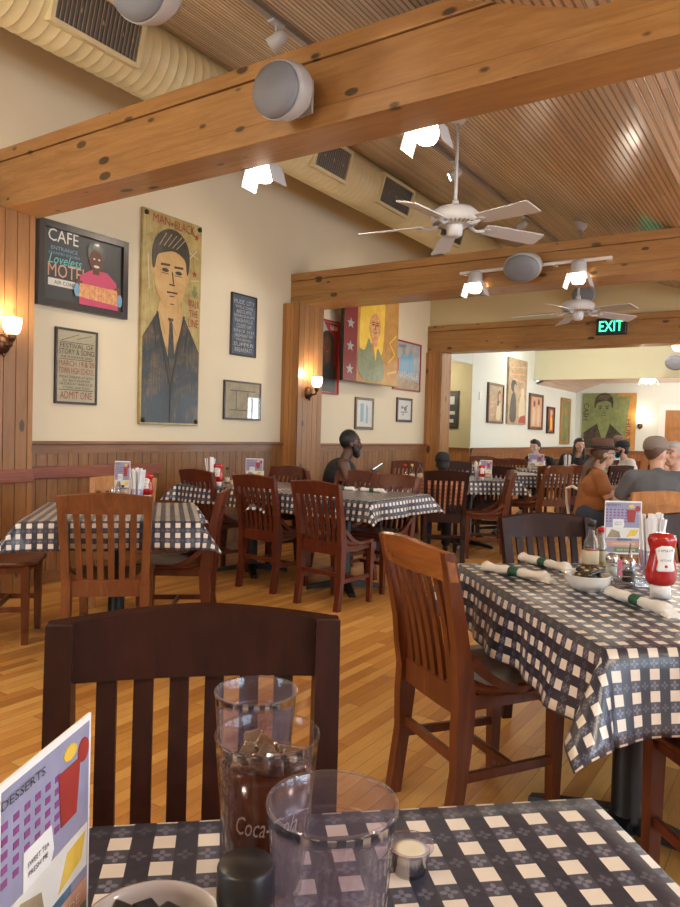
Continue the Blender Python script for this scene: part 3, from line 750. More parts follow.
# ------------------------------------------------------------------ things on the walls
# every picture is built in its own XZ plane, facing local -y, origin at its lower middle
def picture(name, label, loc, rz, w, h, frame=None, fw=.03, fd=.03, base=None, glaze=False, cat='picture', mat_board=None):
    t = thing(name, label, cat, loc, rz)
    if frame:
        a = MB(); a.mat(M[frame])
        for sx in (-1, 1): a.beam((sx*(w/2-fw/2), -fd/2, 0), (sx*(w/2-fw/2), -fd/2, h), fw, fd, (0, 1, 0), bev=.004)
        for z in (fw/2, h-fw/2): a.beam((-w/2+fw, -fd/2, z), (w/2-fw, -fd/2, z), fw, fd, (0, 1, 0), bev=.004) if False else a.box((-w/2+fw, -fd, z-fw/2), (w/2-fw, 0, z+fw/2), bev=.003)
        a.build('picture_frame', t); d0 = -fd*.55
        b = MB(); b.mat(M[base]).box((-w/2+fw, d0, fw), (w/2-fw, -.001, h-fw)); b.build('picture_panel', t)
        if mat_board:
            pass
    else:
        b = MB(); b.mat(M[base]).box((-w/2, -fd, 0), (w/2, 0, h), bev=.006); b.build('picture_panel', t); d0 = -fd
    if glaze:
        g = MB(); g.mat(M['picglass']).box((-w/2+fw, -fd*.85-.002, fw), (w/2-fw, -fd*.85, h-fw)); g.build('glass', t)
    t['d0'] = d0
    return t, d0
M['picglass'] = thin_glass('picture_glass', (.96, .97, .97), 3.2, .01)
SMOOTH = ('face', 'hair', 'neck', 'yellow_hair', 'sage_dress', 'figure_robe', 'figure_dress', 'dark_figure', 'pale_figure')
def chaikin(p, k=2):
    for _ in range(k): p = [q for a, b in zip(p, p[1:]+p[:1]) for q in ((a[0]*.75+b[0]*.25, a[1]*.75+b[1]*.25), (a[0]*.25+b[0]*.75, a[1]*.25+b[1]*.75))]
    return p
def shape(t, d0, name, polys, mat, th=.002, lv=1):
    """flat painted shapes laid on the panel"""
    sing = {'stars': 'star', 'ears': 'ear', 'oven_gloves': 'oven_glove', 'figure_heads': 'figure_eye', 'dark_heads': 'figure_head', 'blue_figures': 'blue_figure', 'pale_figures': 'pale_figure', 'figure_arms': 'figure_arm'}
    if name in sing and len(polys) > 1:
        for p in polys: shape(t, d0, sing[name], [p], mat, th, lv)
        return
    mb = MB(); mb.mat(M[mat])
    for i_, p in enumerate(polys): mb.prism(chaikin(p) if name in SMOOTH else p, d0-th*lv-.00025*i_, d0-th*(lv-1)+.0005)
    return mb.build(name, t)
def ell(cx, cz_, rx, rz_, n=18, a0=0, a1=360):
    return [(cx+rx*math.cos(R(a0+(a1-a0)*k/(n if a1-a0 == 360 else n-1))), cz_+rz_*math.sin(R(a0+(a1-a0)*k/(n if a1-a0 == 360 else n-1)))) for k in range(n)]
def star(cx, cz_, r, n=5): return [(cx+(r if k % 2 == 0 else r*.42)*math.sin(math.pi*k/n), cz_+(r if k % 2 == 0 else r*.42)*math.cos(math.pi*k/n)) for k in range(2*n)]
def line(x0, z0, x1, z1, w):
    d = Vector((x1-x0, z1-z0)); d.normalize(); nx, nz = -d.y*w/2, d.x*w/2
    return [(x0+nx, z0+nz), (x1+nx, z1+nz), (x1-nx, z1-nz), (x0-nx, z0-nz)]
def letters(t, d0, lines, mat, lv=2, align='CENTER', italic=False, name='lettering'):
    return add_mesh(name, text_mesh(lines, M[mat], -d0+.002*lv, align, italic), t)
LW = WX
def lwall(y0, y1): return (y0+y1)/2, abs(y1-y0)

def face_features(t, d0, cx, cz_, s, skin='p_skin', ink='p_line', turn=.0, lv=3, brow=1):
    """eyes, brows, nose and mouth drawn in outline; s = half face width"""
    P = []
    for sx in (-1, 1):
        ex = cx+turn*s*.25+sx*s*.40
        P.append(ell(ex, cz_+s*.12, s*.20, s*.085, 12)); P.append(line(ex-s*.26, cz_+s*.34, ex+s*.26, cz_+s*.38, s*.10))
        P.append(line(ex-s*.22, cz_-.02*s, ex+s*.2, cz_-.02*s, s*.025))
    nx = cx+turn*s*.35
    P += [line(nx-s*.02, cz_+s*.1, nx+s*.08, cz_-s*.42, s*.045), line(nx-s*.16, cz_-s*.47, nx+s*.14, cz_-s*.47, s*.06),
          line(nx-s*.30, cz_-s*.82, nx+s*.30, cz_-s*.80, s*.075), line(nx-s*.14, cz_-s*.98, nx+s*.12, cz_-s*.97, s*.04), line(nx-s*.1, cz_-s*1.32, nx+s*.1, cz_-s*1.32, s*.03)]
    shape(t, d0, 'face_lines', P, ink, lv=lv)
    shape(t, d0, 'lips', [ell(nx, cz_-s*.83, s*.26, s*.07, 12)], 'p_salmon', lv=lv)
def portrait(t, d0, cx, cz_, s, w0, w1, zb, suit='p_suit', skin='p_skin', hair='p_hair', shirt='p_line', turn=.15, tie=True):
    """head and shoulders in a suit: s half face width, body spans w0..w1 down to zb"""
    shape(t, d0, 'ears', [ell(cx-s*1.0, cz_+.02, s*.16, s*.32, 12), ell(cx+s*1.0, cz_+.02, s*.16, s*.32, 12)], skin, lv=1)
    shape(t, d0, 'neck', [[(cx-s*.6, cz_-s*.9), (cx+s*.6, cz_-s*.9), (cx+s*.8, cz_-s*2.4), (cx, cz_-s*3.6), (cx-s*.8, cz_-s*2.4)]], skin, lv=1)
    jaw = [(cx-s*.98, cz_+s*.7), (cx-s, cz_), (cx-s*.88, cz_-s*.75), (cx-s*.5, cz_-s*1.32), (cx-s*.18, cz_-s*1.5), (cx+s*.2, cz_-s*1.5), (cx+s*.55, cz_-s*1.28), (cx+s*.9, cz_-s*.7), (cx+s, cz_), (cx+s*.98, cz_+s*.7), (cx+s*.6, cz_+s*1.3), (cx-s*.6, cz_+s*1.3)]
    shape(t, d0, 'suit', [[(cx-s*.75, cz_-s*1.8), (w0, cz_-s*2.9), (w0, zb), (w1, zb), (w1, cz_-s*3.3), (cx+s*.85, cz_-s*1.8), (cx+s*.1, cz_-s*4.2)]], suit, lv=2)
    shape(t, d0, 'suit_lapels', [line(cx-s*.75, cz_-s*1.75, cx+s*.05, cz_-s*4.9, s*.09), line(cx+s*.85, cz_-s*1.75, cx+s*.15, cz_-s*4.9, s*.09), line(cx-s*.9, cz_-s*2.2, cx-s*.8, cz_-s*3.2, s*.05), line(cx+s*1.1, cz_-s*2.3, cx+s*.9, cz_-s*3.4, s*.05), line(cx+s*.1, cz_-s*4.8, cx+s*.1, zb+.01, s*.05)], shirt, lv=3)
    if tie: shape(t, d0, 'necktie', [[(cx-s*.12, cz_-s*1.95), (cx+s*.2, cz_-s*1.95), (cx+s*.16, cz_-s*2.25), (cx+s*.32, cz_-s*3.9), (cx+s*.1, cz_-s*4.5), (cx-s*.08, cz_-s*3.8), (cx-s*.02, cz_-s*2.25)]], 'p_suit', lv=3)
    shape(t, d0, 'face', [jaw], skin, lv=2)
    hr = [(cx-s*1.08, cz_+s*.1), (cx-s*1.12, cz_+s*.9), (cx-s*.85, cz_+s*1.6), (cx-s*.2, cz_+s*2.0), (cx+s*.5, cz_+s*1.95), (cx+s*1.0, cz_+s*1.5), (cx+s*1.15, cz_+s*.9), (cx+s*1.06, cz_+s*.1), (cx+s*.95, cz_+s*.15), (cx+s*.9, cz_+s*.75), (cx+s*.55, cz_+s*.95), (cx+s*.1, cz_+s*1.05), (cx-s*.5, cz_+s*.85), (cx-s*.85, cz_+s*.7), (cx-s*.92, cz_+s*.1)]
    shape(t, d0, 'hair', [hr], hair, lv=3)
    shape(t, d0, 'hair_strands', [line(cx-s*.7+k*s*.25, cz_+s*1.15, cx-s*.3+k*s*.3, cz_+s*1.75, s*.035) for k in range(5)], shirt if shirt != 'p_line' else 'p_tan', lv=4)
    shape(t, d0, 'shirt_collar', [[(cx-s*.62, cz_-s*1.75), (cx+s*.02, cz_-s*2.1), (cx-s*.25, cz_-s*2.7)], [(cx+s*.72, cz_-s*1.75), (cx+s*.1, cz_-s*2.1), (cx+s*.4, cz_-s*2.7)]], skin, lv=3)
    face_features(t, d0, cx, cz_, s, skin, turn=turn, lv=4)

# 1 cafe sign painting
y, w_ = lwall(3.27, 4.12)
t, d0 = picture('framed_painting', 'wide black framed painting of a smiling person in a pink shirt holding a baking tray', (LW, y, 2.155), 90, w_, .655, 'frame_dark', .055, .05, 'p_dark', cat='painting')
letters(t, d0, [('CAFE', -.20, .505, .095, .27)], 'p_white'); letters(t, d0, [('MOTEL', -.155, .235, .105, .36)], 'p_salmon')
letters(t, d0, [('ENTRANCE', -.19, .44, .030, .24), ('COUNTRY KITCHEN', -.19, .405, .022, .28)], 'p_lblue')
letters(t, d0, [('Loveless', -.18, .335, .075, .30)], 'p_teal', italic=True)
shape(t, d0, 'sign_board', [[(-.33, .165), (-.03, .165), (-.03, .222), (-.33, .222)]], 'p_white'); letters(t, d0, [('AIR COND', -.18, .178, .030, .20)], 'p_ink', lv=3)
FG = lambda pl: [[((p[0]-.15)*1.2+.13, (p[1]-.06)*1.18+.06) for p in q_] for q_ in pl]
shape(t, d0, 'pink_shirt', FG([[(.0, .06), (.32, .06), (.30, .25), (.22, .31), (.10, .31), (.0, .25)]]), 'p_pinkshirt', lv=3)
shape(t, d0, 'figure_hair', FG([ell(.13, .41, .070, .08), ell(.09, .44, .035, .04, 10), ell(.17, .44, .035, .04, 10), ell(.13, .46, .04, .035, 10)]), 'p_suit', lv=3)
shape(t, d0, 'figure_face', FG([ell(.13, .37, .055, .075), line(.13, .28, .13, .33, .05)]), 'p_brownskin', lv=4)
shape(t, d0, 'figure_smile', FG([ell(.13, .335, .024, .009, 10)]), 'p_white', lv=6); shape(t, d0, 'figure_heads', FG([ell(.11, .385, .009, .006, 8), ell(.15, .385, .009, .006, 8)]), 'p_white', lv=6)
shape(t, d0, 'figure_arms', FG([line(.0, .22, -.02, .13, .05), line(.31, .22, .33, .10, .05)]), 'p_brownskin', lv=4)
shape(t, d0, 'baking_tray', FG([[(-.03, .11), (.0, .20), (.30, .20), (.34, .09)]]), 'p_pie', lv=6)
shape(t, d0, 'oven_gloves', FG([ell(-.025, .15, .022, .045, 12), ell(.325, .13, .022, .045, 12)]), 'p_lblue', lv=8)
# 2 festival poster
y, w_ = lwall(3.445, 3.84)
t, d0 = picture('framed_poster', 'narrow framed letterpress poster with red and black print, below the cafe painting', (LW, y, 1.41), 90, w_, .60, 'frame_dark', .018, .025, 'p_cream', True, cat='poster')
letters(t, d0, [('FESTIVAL OF', 0, .445, .035, .31), ('STORY & SONG', 0, .395, .042, .33), ('THE WANDERER SINGS', 0, .365, .018, .30), ('FRIDAY EVENING AT SEVEN', 0, .205, .02, .32), ('ALL SEATS RESERVED', 0, .178, .018, .26), ('SATURDAY MARCH 20', 0, .150, .02, .31), ('STORIES AND PLAYS', 0, .122, .018, .25)], 'p_ink')
letters(t, d0, [('MARCH 19 & 20', 0, .30, .045, .33), ('TOWN HIGH SCHOOL', 0, .24, .05, .33), ('ADMIT ONE', 0, .04, .06, .30)], 'p_red')
shape(t, d0, 'print_rules', [line(-.16, .355, .16, .355, .004), line(-.16, .49, .16, .49, .004), line(-.16, .112, .16, .112, .005), line(-.14, .50, .02, .56, .004), line(.0, .52, .14, .56, .004)], 'p_ink')
# 3 tall portrait panel
y, w_ = lwall(4.28, 5.00)
t, d0 = picture('portrait_panel', 'tall gold panel painted with a dark suited figure and red words', (LW, y, 1.265), 90, w_, 1.90, None, 0, .035, 'p_gold', cat='painting')
portrait(t, d0, -.03, 1.375, .205, -.345, .345, .02, turn=.25)
letters(t, d0, [('MAN', -.15, 1.80, .075, .20), ('BLACK', .135, 1.79, .08, .25)], 'p_red'); letters(t, d0, [('in', -.02, 1.81, .04, .04)], 'p_line', name='small_lettering')
letters(t, d0, [('WALK', .265, 1.115, .075, .155), ('THE', .265, 1.025, .065, .11), ('LINE', .265, .93, .075, .13)], 'p_red')
shape(t, d0, 'stars', [star(.29, 1.78, .035), star(.27, 1.43, .035)], 'p_red'); shape(t, d0, 'arrow', [[(.26, 1.32), (.30, 1.32), (.30, 1.27), (.32, 1.27), (.28, 1.20), (.24, 1.27), (.26, 1.27)]], 'p_green')
shape(t, d0, 'scratches', [line(.19, 1.55, .30, 1.66, .008), line(.2, 1.62, .32, 1.58, .006), line(.22, 1.36, .33, 1.38, .006), line(-.3, 1.5, -.28, 1.2, .01)], 'p_cream')
for sx in (-1, 1):
    for z in (.04, 1.86):
        b = MB(); b.mat(M['black']); b.lathe([(0, 0), (.022, 0), (.022, .012), (0, .014)], 12, (sx*(w_/2-.035), 0, 0))
        for v in b.bm.verts: v.co = Vector((v.co.x, d0-v.co.z, z+v.co.y))
        b.build('bolt', t)
# 4 blue text print, 5 mirror like picture
y, w_ = lwall(5.455, 5.85)
t, d0 = picture('framed_poster', 'narrow black framed blue print covered in white words, high beside the middle pillar', (LW, y, 2.0), 90, w_, .635, 'frame_dark', .016, .025, 'p_blue', True, cat='poster')
random.seed(3); z = .56
words = ['MUSIC CITY', 'WELCOME', 'BISCUITS', 'SORGHUM', 'NASHVILLE', 'COUNTRY HAM', 'SINCE 1951', 'HIGHWAY 100', 'PRESERVES', 'SUPPER', 'BREAKFAST']
L_ = []
for i, wd in enumerate(words):
    hh = (.045, .03, .035, .025, .04)[i % 5]; z -= hh+.014; L_.append((wd, 0, z+.03, hh, .31-.04*(i % 3)))
letters(t, d0, L_, 'p_white')
y, w_ = lwall(5.375, 5.95)
t, d0 = picture('framed_picture', 'black framed glazed picture mirroring bright windows, low beside the middle pillar', (LW, y, 1.34), 90, w_, .40, 'frame_dark', .018, .025, 'p_tan', True)
shape(t, d0, 'picture_lines', [line(-.2, .10, .2, .10, .01), line(-.2, .30, .2, .30, .01), line(-.1, .1, -.1, .3, .01), line(.08, .1, .08, .3, .01)], 'p_dark')
# right half of the wall
y, w_ = lwall(6.86, 7.445)
t, d0 = picture('portrait_panel', 'red edged painting of a long haired figure, partly hidden by the middle pillar', (LW, y, 1.70), 90, w_, .90, 'frame_red', .022, .03, 'p_grey', cat='painting')
shape(t, d0, 'red_ground', [[(.12, .02), (w_/2-.022, .02), (w_/2-.022, .87), (-.05, .87), (.12, .7)]], 'p_red')
shape(t, d0, 'dress', [[(-.26, .03), (.22, .03), (.21, .33), (.12, .42), (-.12, .44), (-.26, .36)]], 'p_dark', lv=2)
shape(t, d0, 'long_hair', [ell(.02, .60, .15, .17), [(-.12, .60), (-.14, .30), (-.04, .32), (.08, .32), (.18, .28), (.165, .60)]], 'p_hair', lv=3)
shape(t, d0, 'face', [ell(.01, .57, .085, .125), [(-.03, .47), (.05, .47), (.06, .38), (-.04, .38)]], 'p_brownskin', lv=4); face_features(t, d0, .01, .58, .08, lv=5)
letters(t, d0, [('NINA', .16, .78, .06, .16)], 'p_white', lv=3)
y, w_ = lwall(7.59, 8.91)
t, d0 = picture('portrait_panel', 'big deep painted panel of a yellow haired figure with a red star strip', (LW+.16, 7.931, 1.880), 90, 1.06, 1.32, None, 0, .05, 'p_orange', cat='painting')
KX = (1.339)/1.06
shape(t, d0, 'star_strip', [[(-.53, .0), (-.30, .0), (-.30, 1.32), (-.53, 1.32)]], 'p_maroon')
shape(t, d0, 'stars', [star(-.425, .14, .07), star(-.425, .42, .07), star(-.425, .70, .07), star(-.425, .98, .07)], 'p_grey', lv=2)
shape(t, d0, 'yellow_hair', [[(-.28, .42), (-.24, 1.2), (.24, 1.2), (.22, .7), (.20, .42), (.15, .36), (.10, .5), (.06, .22), (.02, .5), (-.08, .52), (-.18, .38)]], 'p_yellow', lv=2)
shape(t, d0, 'sage_dress', [[(-.28, .02), (-.29, .44), (-.20, .40), (-.14, .42), (-.09, .60), (-.03, .46), (.06, .24), (.08, .48), (.14, .42), (.24, .20), (.22, .02)]], 'p_sage', lv=3)
shape(t, d0, 'face', [ell(.03, .72, .11, .18), [(-.03, .6), (.09, .6), (.08, .47), (-.01, .47)]], 'p_pie', lv=4); face_features(t, d0, .03, .74, .11, lv=5, ink='p_dark')
shape(t, d0, 'scroll_lines', [line(.32, .3, .46, .42, .02), line(.46, .42, .34, .56, .02), line(.34, .56, .48, .68, .02), line(.30, .15, .5, .2, .02)], 'p_yellow', lv=2)
t.scale = (KX, 1, 1)
mb = MB(); mb.mat(M['frame_dark']); mb.box((-.3, 0, .5), (.3, .16, .8)); mb.build('hanging_cleat', t)
mb = MB(); mb.mat(M['frame_dark']); mb.box((-.532, -.045, -.006), (.532, .0, .0)); mb.box((-.536, -.045, -.006), (-.531, 0, 1.32)); mb.build('panel_edge', t)
y, w_ = lwall(8.83, 9.66)
t, d0 = picture('framed_painting', 'red framed grey painting with blue figures and lettering, beside the yellow haired panel', (LW, y, 1.87), 90, w_, .71, 'frame_red', .022, .03, 'p_grey', cat='painting')
shape(t, d0, 'blue_figures', [[(-.22, .25), (-.05, .22), (.0, .48), (-.12, .55), (-.2, .48)], [(.02, .22), (.2, .22), (.18, .5), (.08, .6), (.02, .5)]], 'p_lblue'); shape(t, d0, 'tan_figures', [ell(-.12, .56, .04, .05), ell(.12, .6, .045, .055), [(-.38, .03), (.38, .03), (.38, .14), (-.38, .17)]], 'p_tan', lv=2)
shape(t, d0, 'red_figure', [[(-.38, .22), (-.26, .22), (-.27, .45), (-.38, .45)]], 'p_red', lv=2); letters(t, d0, [('NASHVILLE', .02, .18, .09, .62)], 'p_white', lv=3); letters(t, d0, [('COUNTRY', -.2, .60, .05, .28)], 'p_ink', lv=3)
y, w_ = lwall(7.86, 8.32)
t, d0 = picture('framed_picture', 'brown framed glazed picture reflecting blue daylight, above the man with a beard', (LW, y, 1.285), 90, w_, .42, 'frame_brown', .035, .025, 'p_paper', True)
shape(t, d0, 'blue_print', [[(-.10, .10), (-.02, .10), (-.02, .34), (-.10, .34)], [(.04, .08), (.09, .08), (.09, .30), (.04, .34)]], 'p_lblue')
y, w_ = lwall(8.97, 9.43)
t, d0 = picture('framed_picture', 'small black framed white print with a dark drawing, nearest the furthest pillar', (LW, y, 1.41), 90, w_, .35, 'frame_dark', .035, .025, 'p_paper', True)
shape(t, d0, 'drawing', [ell(-.07, .21, .035, .02, 10), ell(.03, .19, .04, .03, 10), line(-.1, .14, .1, .15, .015), line(-.02, .2, .09, .24, .02), line(-.06, .10, -.02, .12, .02)], 'p_ink')
# alcove frame
t, d0 = picture('framed_picture', 'black framed notice hanging on the olive alcove wall', (-5.36, 11.66, 1.36), 0, .30, .66, 'frame_dark', .035, .03, 'p_dark')
shape(t, d0, 'notice_print', [[(-.07, .42), (.07, .42), (.07, .56), (-.07, .56)], [(-.08, .24), (.08, .24), (.08, .30), (-.08, .30)], [(-.06, .10), (.06, .10), (.06, .16), (-.06, .16)]], 'p_grey')
# far left wall
def far_pic(name, label, y0, y1, z0, z1, frame, base, parts, fw=.04):
    yc, w_ = lwall(y0, y1); t, d0 = picture(name, label, (LW, yc, z0), 90, w_, z1-z0, frame, fw, .045, base, cat='painting')
    h = z1-z0
    for nm, polys, mt, lv in parts: shape(t, d0, nm, [[(px*w_/2, pz*h) for px, pz in p] for p in polys], mt, lv=lv)
    return t, d0
far_pic('framed_painting', 'brown framed painting of a dark haired woman, nearest on the far wall', 12.35, 13.13, 1.48, 2.22, 'frame_brown', 'p_tan', [('figure_dress', [[(.0, .08), (.75, .08), (.7, .5), (.45, .62), (.2, .5)]], 'p_cream', 1), ('figure_hair', [ell(.45, .68, .22, .16), [(.28, .7), (.2, .45), (.4, .45), (.45, .7)]], 'p_hair', 2), ('figure_face', [ell(.48, .66, .14, .11)], 'p_salmon', 3), ('scribbles', [line(-.7, .5, -.1, .55, .03), line(-.7, .4, -.2, .42, .03), line(-.6, .2, -.1, .22, .03)], 'p_salmon', 1)])
far_pic('portrait_panel', 'tall narrow sepia panel of two standing figures on the far wall', 13.34, 14.39, 1.49, 2.78, None, 'p_tan', [('dark_figure', [[(-.9, .02), (-.1, .02), (-.15, .35), (-.35, .5), (-.7, .45)], ell(-.45, .58, .30, .10)], 'p_dark', 1), ('dark_figure_face', [ell(-.30, .54, .16, .07)], 'p_tan', 2), ('pale_figure', [[(.05, .1), (.85, .02), (.8, .4), (.55, .48), (.2, .42)], ell(.5, .50, .22, .07)], 'p_cream', 2), ('sketch_lines', [line(-.8, .85, .8, .9, .02), line(-.8, .75, .7, .78, .02), line(-.6, .68, .7, .66, .02)], 'p_salmon', 1), ('red_patch', [[(.1, .02), (.9, .02), (.85, .15), (.3, .12)]], 'p_red', 3)], 0)
far_pic('framed_painting', 'brown framed pinkish painting of small figures, middle of the far wall', 14.65, 15.53, 1.40, 2.16, 'frame_brown', 'p_salmon', [('pale_figures', [[(-.6, .1), (-.1, .1), (-.15, .6), (-.5, .65)], [(.1, .1), (.6, .1), (.5, .7), (.2, .7)]], 'p_cream', 1), ('dark_heads', [ell(-.3, .72, .14, .09), ell(.35, .78, .14, .09)], 'p_brownskin', 2)], .06)
far_pic('framed_painting', 'smallest dark framed painting in red and yellow on the far wall', 15.87, 16.39, 1.33, 1.93, 'frame_dark', 'p_red', [('yellow_figure', [[(-.3, .1), (.5, .15), (.4, .6), (-.1, .7)]], 'p_yellow', 1), ('dark_figure', [[(-.7, .1), (-.2, .1), (-.3, .5), (-.6, .5)]], 'p_dark', 2), ('pale_patch', [ell(.1, .78, .35, .12)], 'p_cream', 2)], .03)
far_pic('framed_painting', 'gold framed painting of a tall figure in green beside the far corner', 16.9, 17.65, 1.09, 2.19, 'frame_gold', 'p_sage', [('figure_robe', [[(-.5, .06), (.5, .06), (.3, .6), (-.2, .6)]], 'p_green', 1), ('figure_head', [ell(.05, .70, .25, .09)], 'p_orange', 2), ('figure_hands', [[(-.1, .35), (.2, .35), (.15, .5), (-.05, .5)]], 'p_orange', 2)], .08)
# green portrait on the far end wall
t, d0 = picture('portrait_panel', 'large green unframed panel of a dark haired figure in a jacket on the far wall', (-4.17, 18.2, 1.0), 0, 1.26, 1.36, None, 0, .04, 'p_green', cat='painting')
portrait(t, d0, -.12, .97, .20, -.58, .36, .01, skin='p_green', turn=.1, tie=False)
shape(t, d0, 'rust_edge', [[(.38, .0), (.63, .0), (.63, 1.36), (.50, 1.36)], [(.2, 1.28), (.6, 1.28), (.6, 1.36), (.2, 1.36)]], 'p_orange')
t2 = letters(t, d0, [('CASH', 0, 0, .12, .42)], 'p_dark', lv=3); t2.rotation_euler = (0, R(90), 0); t2.location = (-.59, 0, .90)
t2 = letters(t, d0, [('HURT', 0, 0, .10, .55)], 'p_brownskin', lv=3); t2.rotation_euler = (0, R(90), 0); t2.location = (.42, 0, .45)
q = onX(480, 396, WX); th_ = thing('thermostat', 'small white thermostat on the pale far wall', 'thermostat', (WX, q.y, q.z), 90); mb = MB(); mb.mat(M['white']); mb.box((-.06, -.02, -.07), (.06, 0, .07), bev=.006); mb.build('cover', th_)
# ------------------------------------------------------------------ slat back chairs
def seat_mesh(mb):
    nx, ny = 10, 12; top = []; bot = []
    for j in range(ny+1):
        y = -.205+.42*j/ny; wj = .205 if j > 1 else .19
        if j >= ny-1: wj = .20-.015*(j-ny+2)
        rt = []; rb = []
        for i in range(nx+1):
            u = -1+2*i/nx; x = u*wj
            dip = .018*(1-u*u)*math.sin(math.pi*min(1, (j+.5)/(ny+.5)))
            up = .055*max(0, 1-j/4.5)**2*abs(u)**3
            zz = .468-dip+up - (.012 if j == ny else 0)
            rt.append(mb._v((x, y, zz))); rb.append(mb._v((x*.96, y, .440+up*.6)))
        top.append(rt); bot.append(rb)
    for j in range(ny):
        for i in range(nx):
            mb.face([top[j][i], top[j][i+1], top[j+1][i+1], top[j+1][i]], True); mb.face([bot[j][i], bot[j+1][i], bot[j+1][i+1], bot[j][i+1]], True)
    for j in range(ny):
        mb.face([top[j][0], top[j+1][0], bot[j+1][0], bot[j][0]], True); mb.face([top[j][nx], bot[j][nx], bot[j+1][nx], top[j+1][nx]], True)
    for i in range(nx):
        mb.face([top[0][i], bot[0][i], bot[0][i+1], top[0][i+1]]); mb.face([top[ny][i], top[ny][i+1], bot[ny][i+1], bot[ny][i]])
def back_y(z):           # rake of the back above and below the seat
    pts = [(0, -.235), (.22, -.205), (.44, -.195), (.62, -.222), (.80, -.262), (.92, -.292)]
    for (z0, y0), (z1, y1) in zip(pts, pts[1:]):
        if z <= z1: return y0+(y1-y0)*(z-z0)/(z1-z0)
    return pts[-1][1]
def back_x(z): return .185+.018*max(0, (z-.44)/.46)
CH = {}
def chair_meshes(mk, crest=None):
    key = (mk, crest)
    if key in CH: return CH[key]
    m = M[mk]; mc = M[crest or mk]; out = []
    def add(nm, mb, lab=None): out.append((nm, mb.mesh(nm), lab))
    a = MB(); a.mat(m); seat_mesh(a); add('seat', a)
    for sx in (-1, 1):
        a = MB(); a.mat(m); rings = []
        for z in (0, .1, .22, .34, .44, .52, .60, .70, .80, .885):
            w = .019 if z > .45 else .021; d = .030 if .3 < z < .6 else (.021 if z < .3 else .024-.006*(z-.6)/.3)
            y = back_y(z); x = sx*back_x(z)
            rings.append([(x-w, y-d, z), (x+w, y-d, z), (x+w, y+d, z), (x-w, y+d, z)])
        a.loft(rings, smooth=False); add('back_post', a)
        a = MB(); a.mat(m); x = sx*.168
        a.loft([[(x-w, .165-w, z), (x+w, .165-w, z), (x+w, .165+w, z), (x-w, .165+w, z)] for z, w in ((0, .016), (.2, .019), (.445, .022))], smooth=False); add('leg', a)
        a = MB(); a.mat(m); a.beam((sx*.183, -.19, .20), (sx*.168, .15, .20), .018, .030, bev=.003); add('stretcher', a)
        a = MB(); a.mat(m); a.beam((sx*.178, -.18, .425), (sx*.165, .15, .425), .018, .045); add('seat_rail', a)
        # curved bracket sweeping from the post into the seat side
        a = MB(); a.mat(m); rings = []
        for k in range(9):
            f = k/8; y = -.18+.20*f; z = .565-.11*math.sin(f*math.pi/2)**.8; x = sx*(.196-.004*f); hh = .012
            rings.append([(x-.012, y-hh*(1-f), z-hh), (x+.012, y-hh*(1-f), z-hh), (x+.012, y+hh, z+hh*.6), (x-.012, y+hh, z+hh*.6)])
        a.loft(rings, smooth=False); add('seat_bracket', a)
    a = MB(); a.mat(m); a.beam((-.175, -.197, .245), (.175, -.197, .245), .018, .032, bev=.003); add('stretcher', a)
    a = MB(); a.mat(m); a.beam((-.165, .0, .200), (.165, .0, .200), .018, .028, bev=.003); add('stretcher', a)
    a = MB(); a.mat(m); a.beam((-.155, .165, .425), (.155, .165, .425), .018, .045); add('seat_rail', a)
    # lower back rail and crest, both slightly curved backward
    def curved(z0, z1, arch, bow, thick, hw, mat, hw1=None):
        b = MB(); b.mat(mat); rings = []; n = 14
        for k in range(n+1):
            u = -1+2*k/n; yo = -bow*(1-u*u); top = z1+arch*(1-abs(u)**1.5); x0 = u*hw; x1 = u*(hw1 or hw)
            y0 = back_y(z0)+yo; y1 = back_y(top)+yo; t = thick/2
            rings.append([(x0, y0-t, z0), (x0, y0+t, z0), (x1, y1+t*.8, top-.006), (x1, y1, top), (x1, y1-t*.8, top-.006)])
        b.loft(rings, smooth=False); return b
    add('lower_rail', curved(.385, .470, 0, .006, .022, .172, m))
    add('crest_rail', curved(.800, .888, .019, .022, .030, .219, mc, .221), 'worn lighter crest rail' if crest else None)
    for k in range(6):
        a = MB(); a.mat(m); u = (-1+2*(k+.5)/6)*.93; rings = []
        for z in (.465, .56, .65, .73, .805):
            yo = -.004-.018*(1-u*u)*(z-.465)/.34; x = u*(.160+.012*(z-.46)/.34); y = back_y(z)+yo+.004*math.sin((z-.465)/.34*math.pi)
            rings.append([(x-.0145, y-.007, z), (x+.0145, y-.007, z), (x+.0145, y+.007, z), (x-.0145, y+.007, z)])
        a.loft(rings, smooth=False); add('back_slat', a)
    CH[key] = out; return out
def chair(x, y, rz, label, mk, group=None, s=1.0, crest=None, sz=None):
    """x, y: floor centre of the chair; faces local +y"""
    t = thing('dining_chair', label, 'chair', (x, y, 0), rz, group); t.scale = (s, s, sz or 1)
    for nm, me, lab in chair_meshes(mk, crest):
        o = bpy.data.objects.new(nm, me); COL.objects.link(o); o.parent = t
        if lab: o['label'] = lab
    return t
def chair_c(cx, cy, rz, *a, **k):
    """placed by the middle of its crest rail"""
    s = k.get('s', 1.0); x = cx - (-math.sin(R(rz)))*(-.29*s); y = cy - math.cos(R(rz))*(-.29*s)
    return chair(x, y, rz, *a, **k)

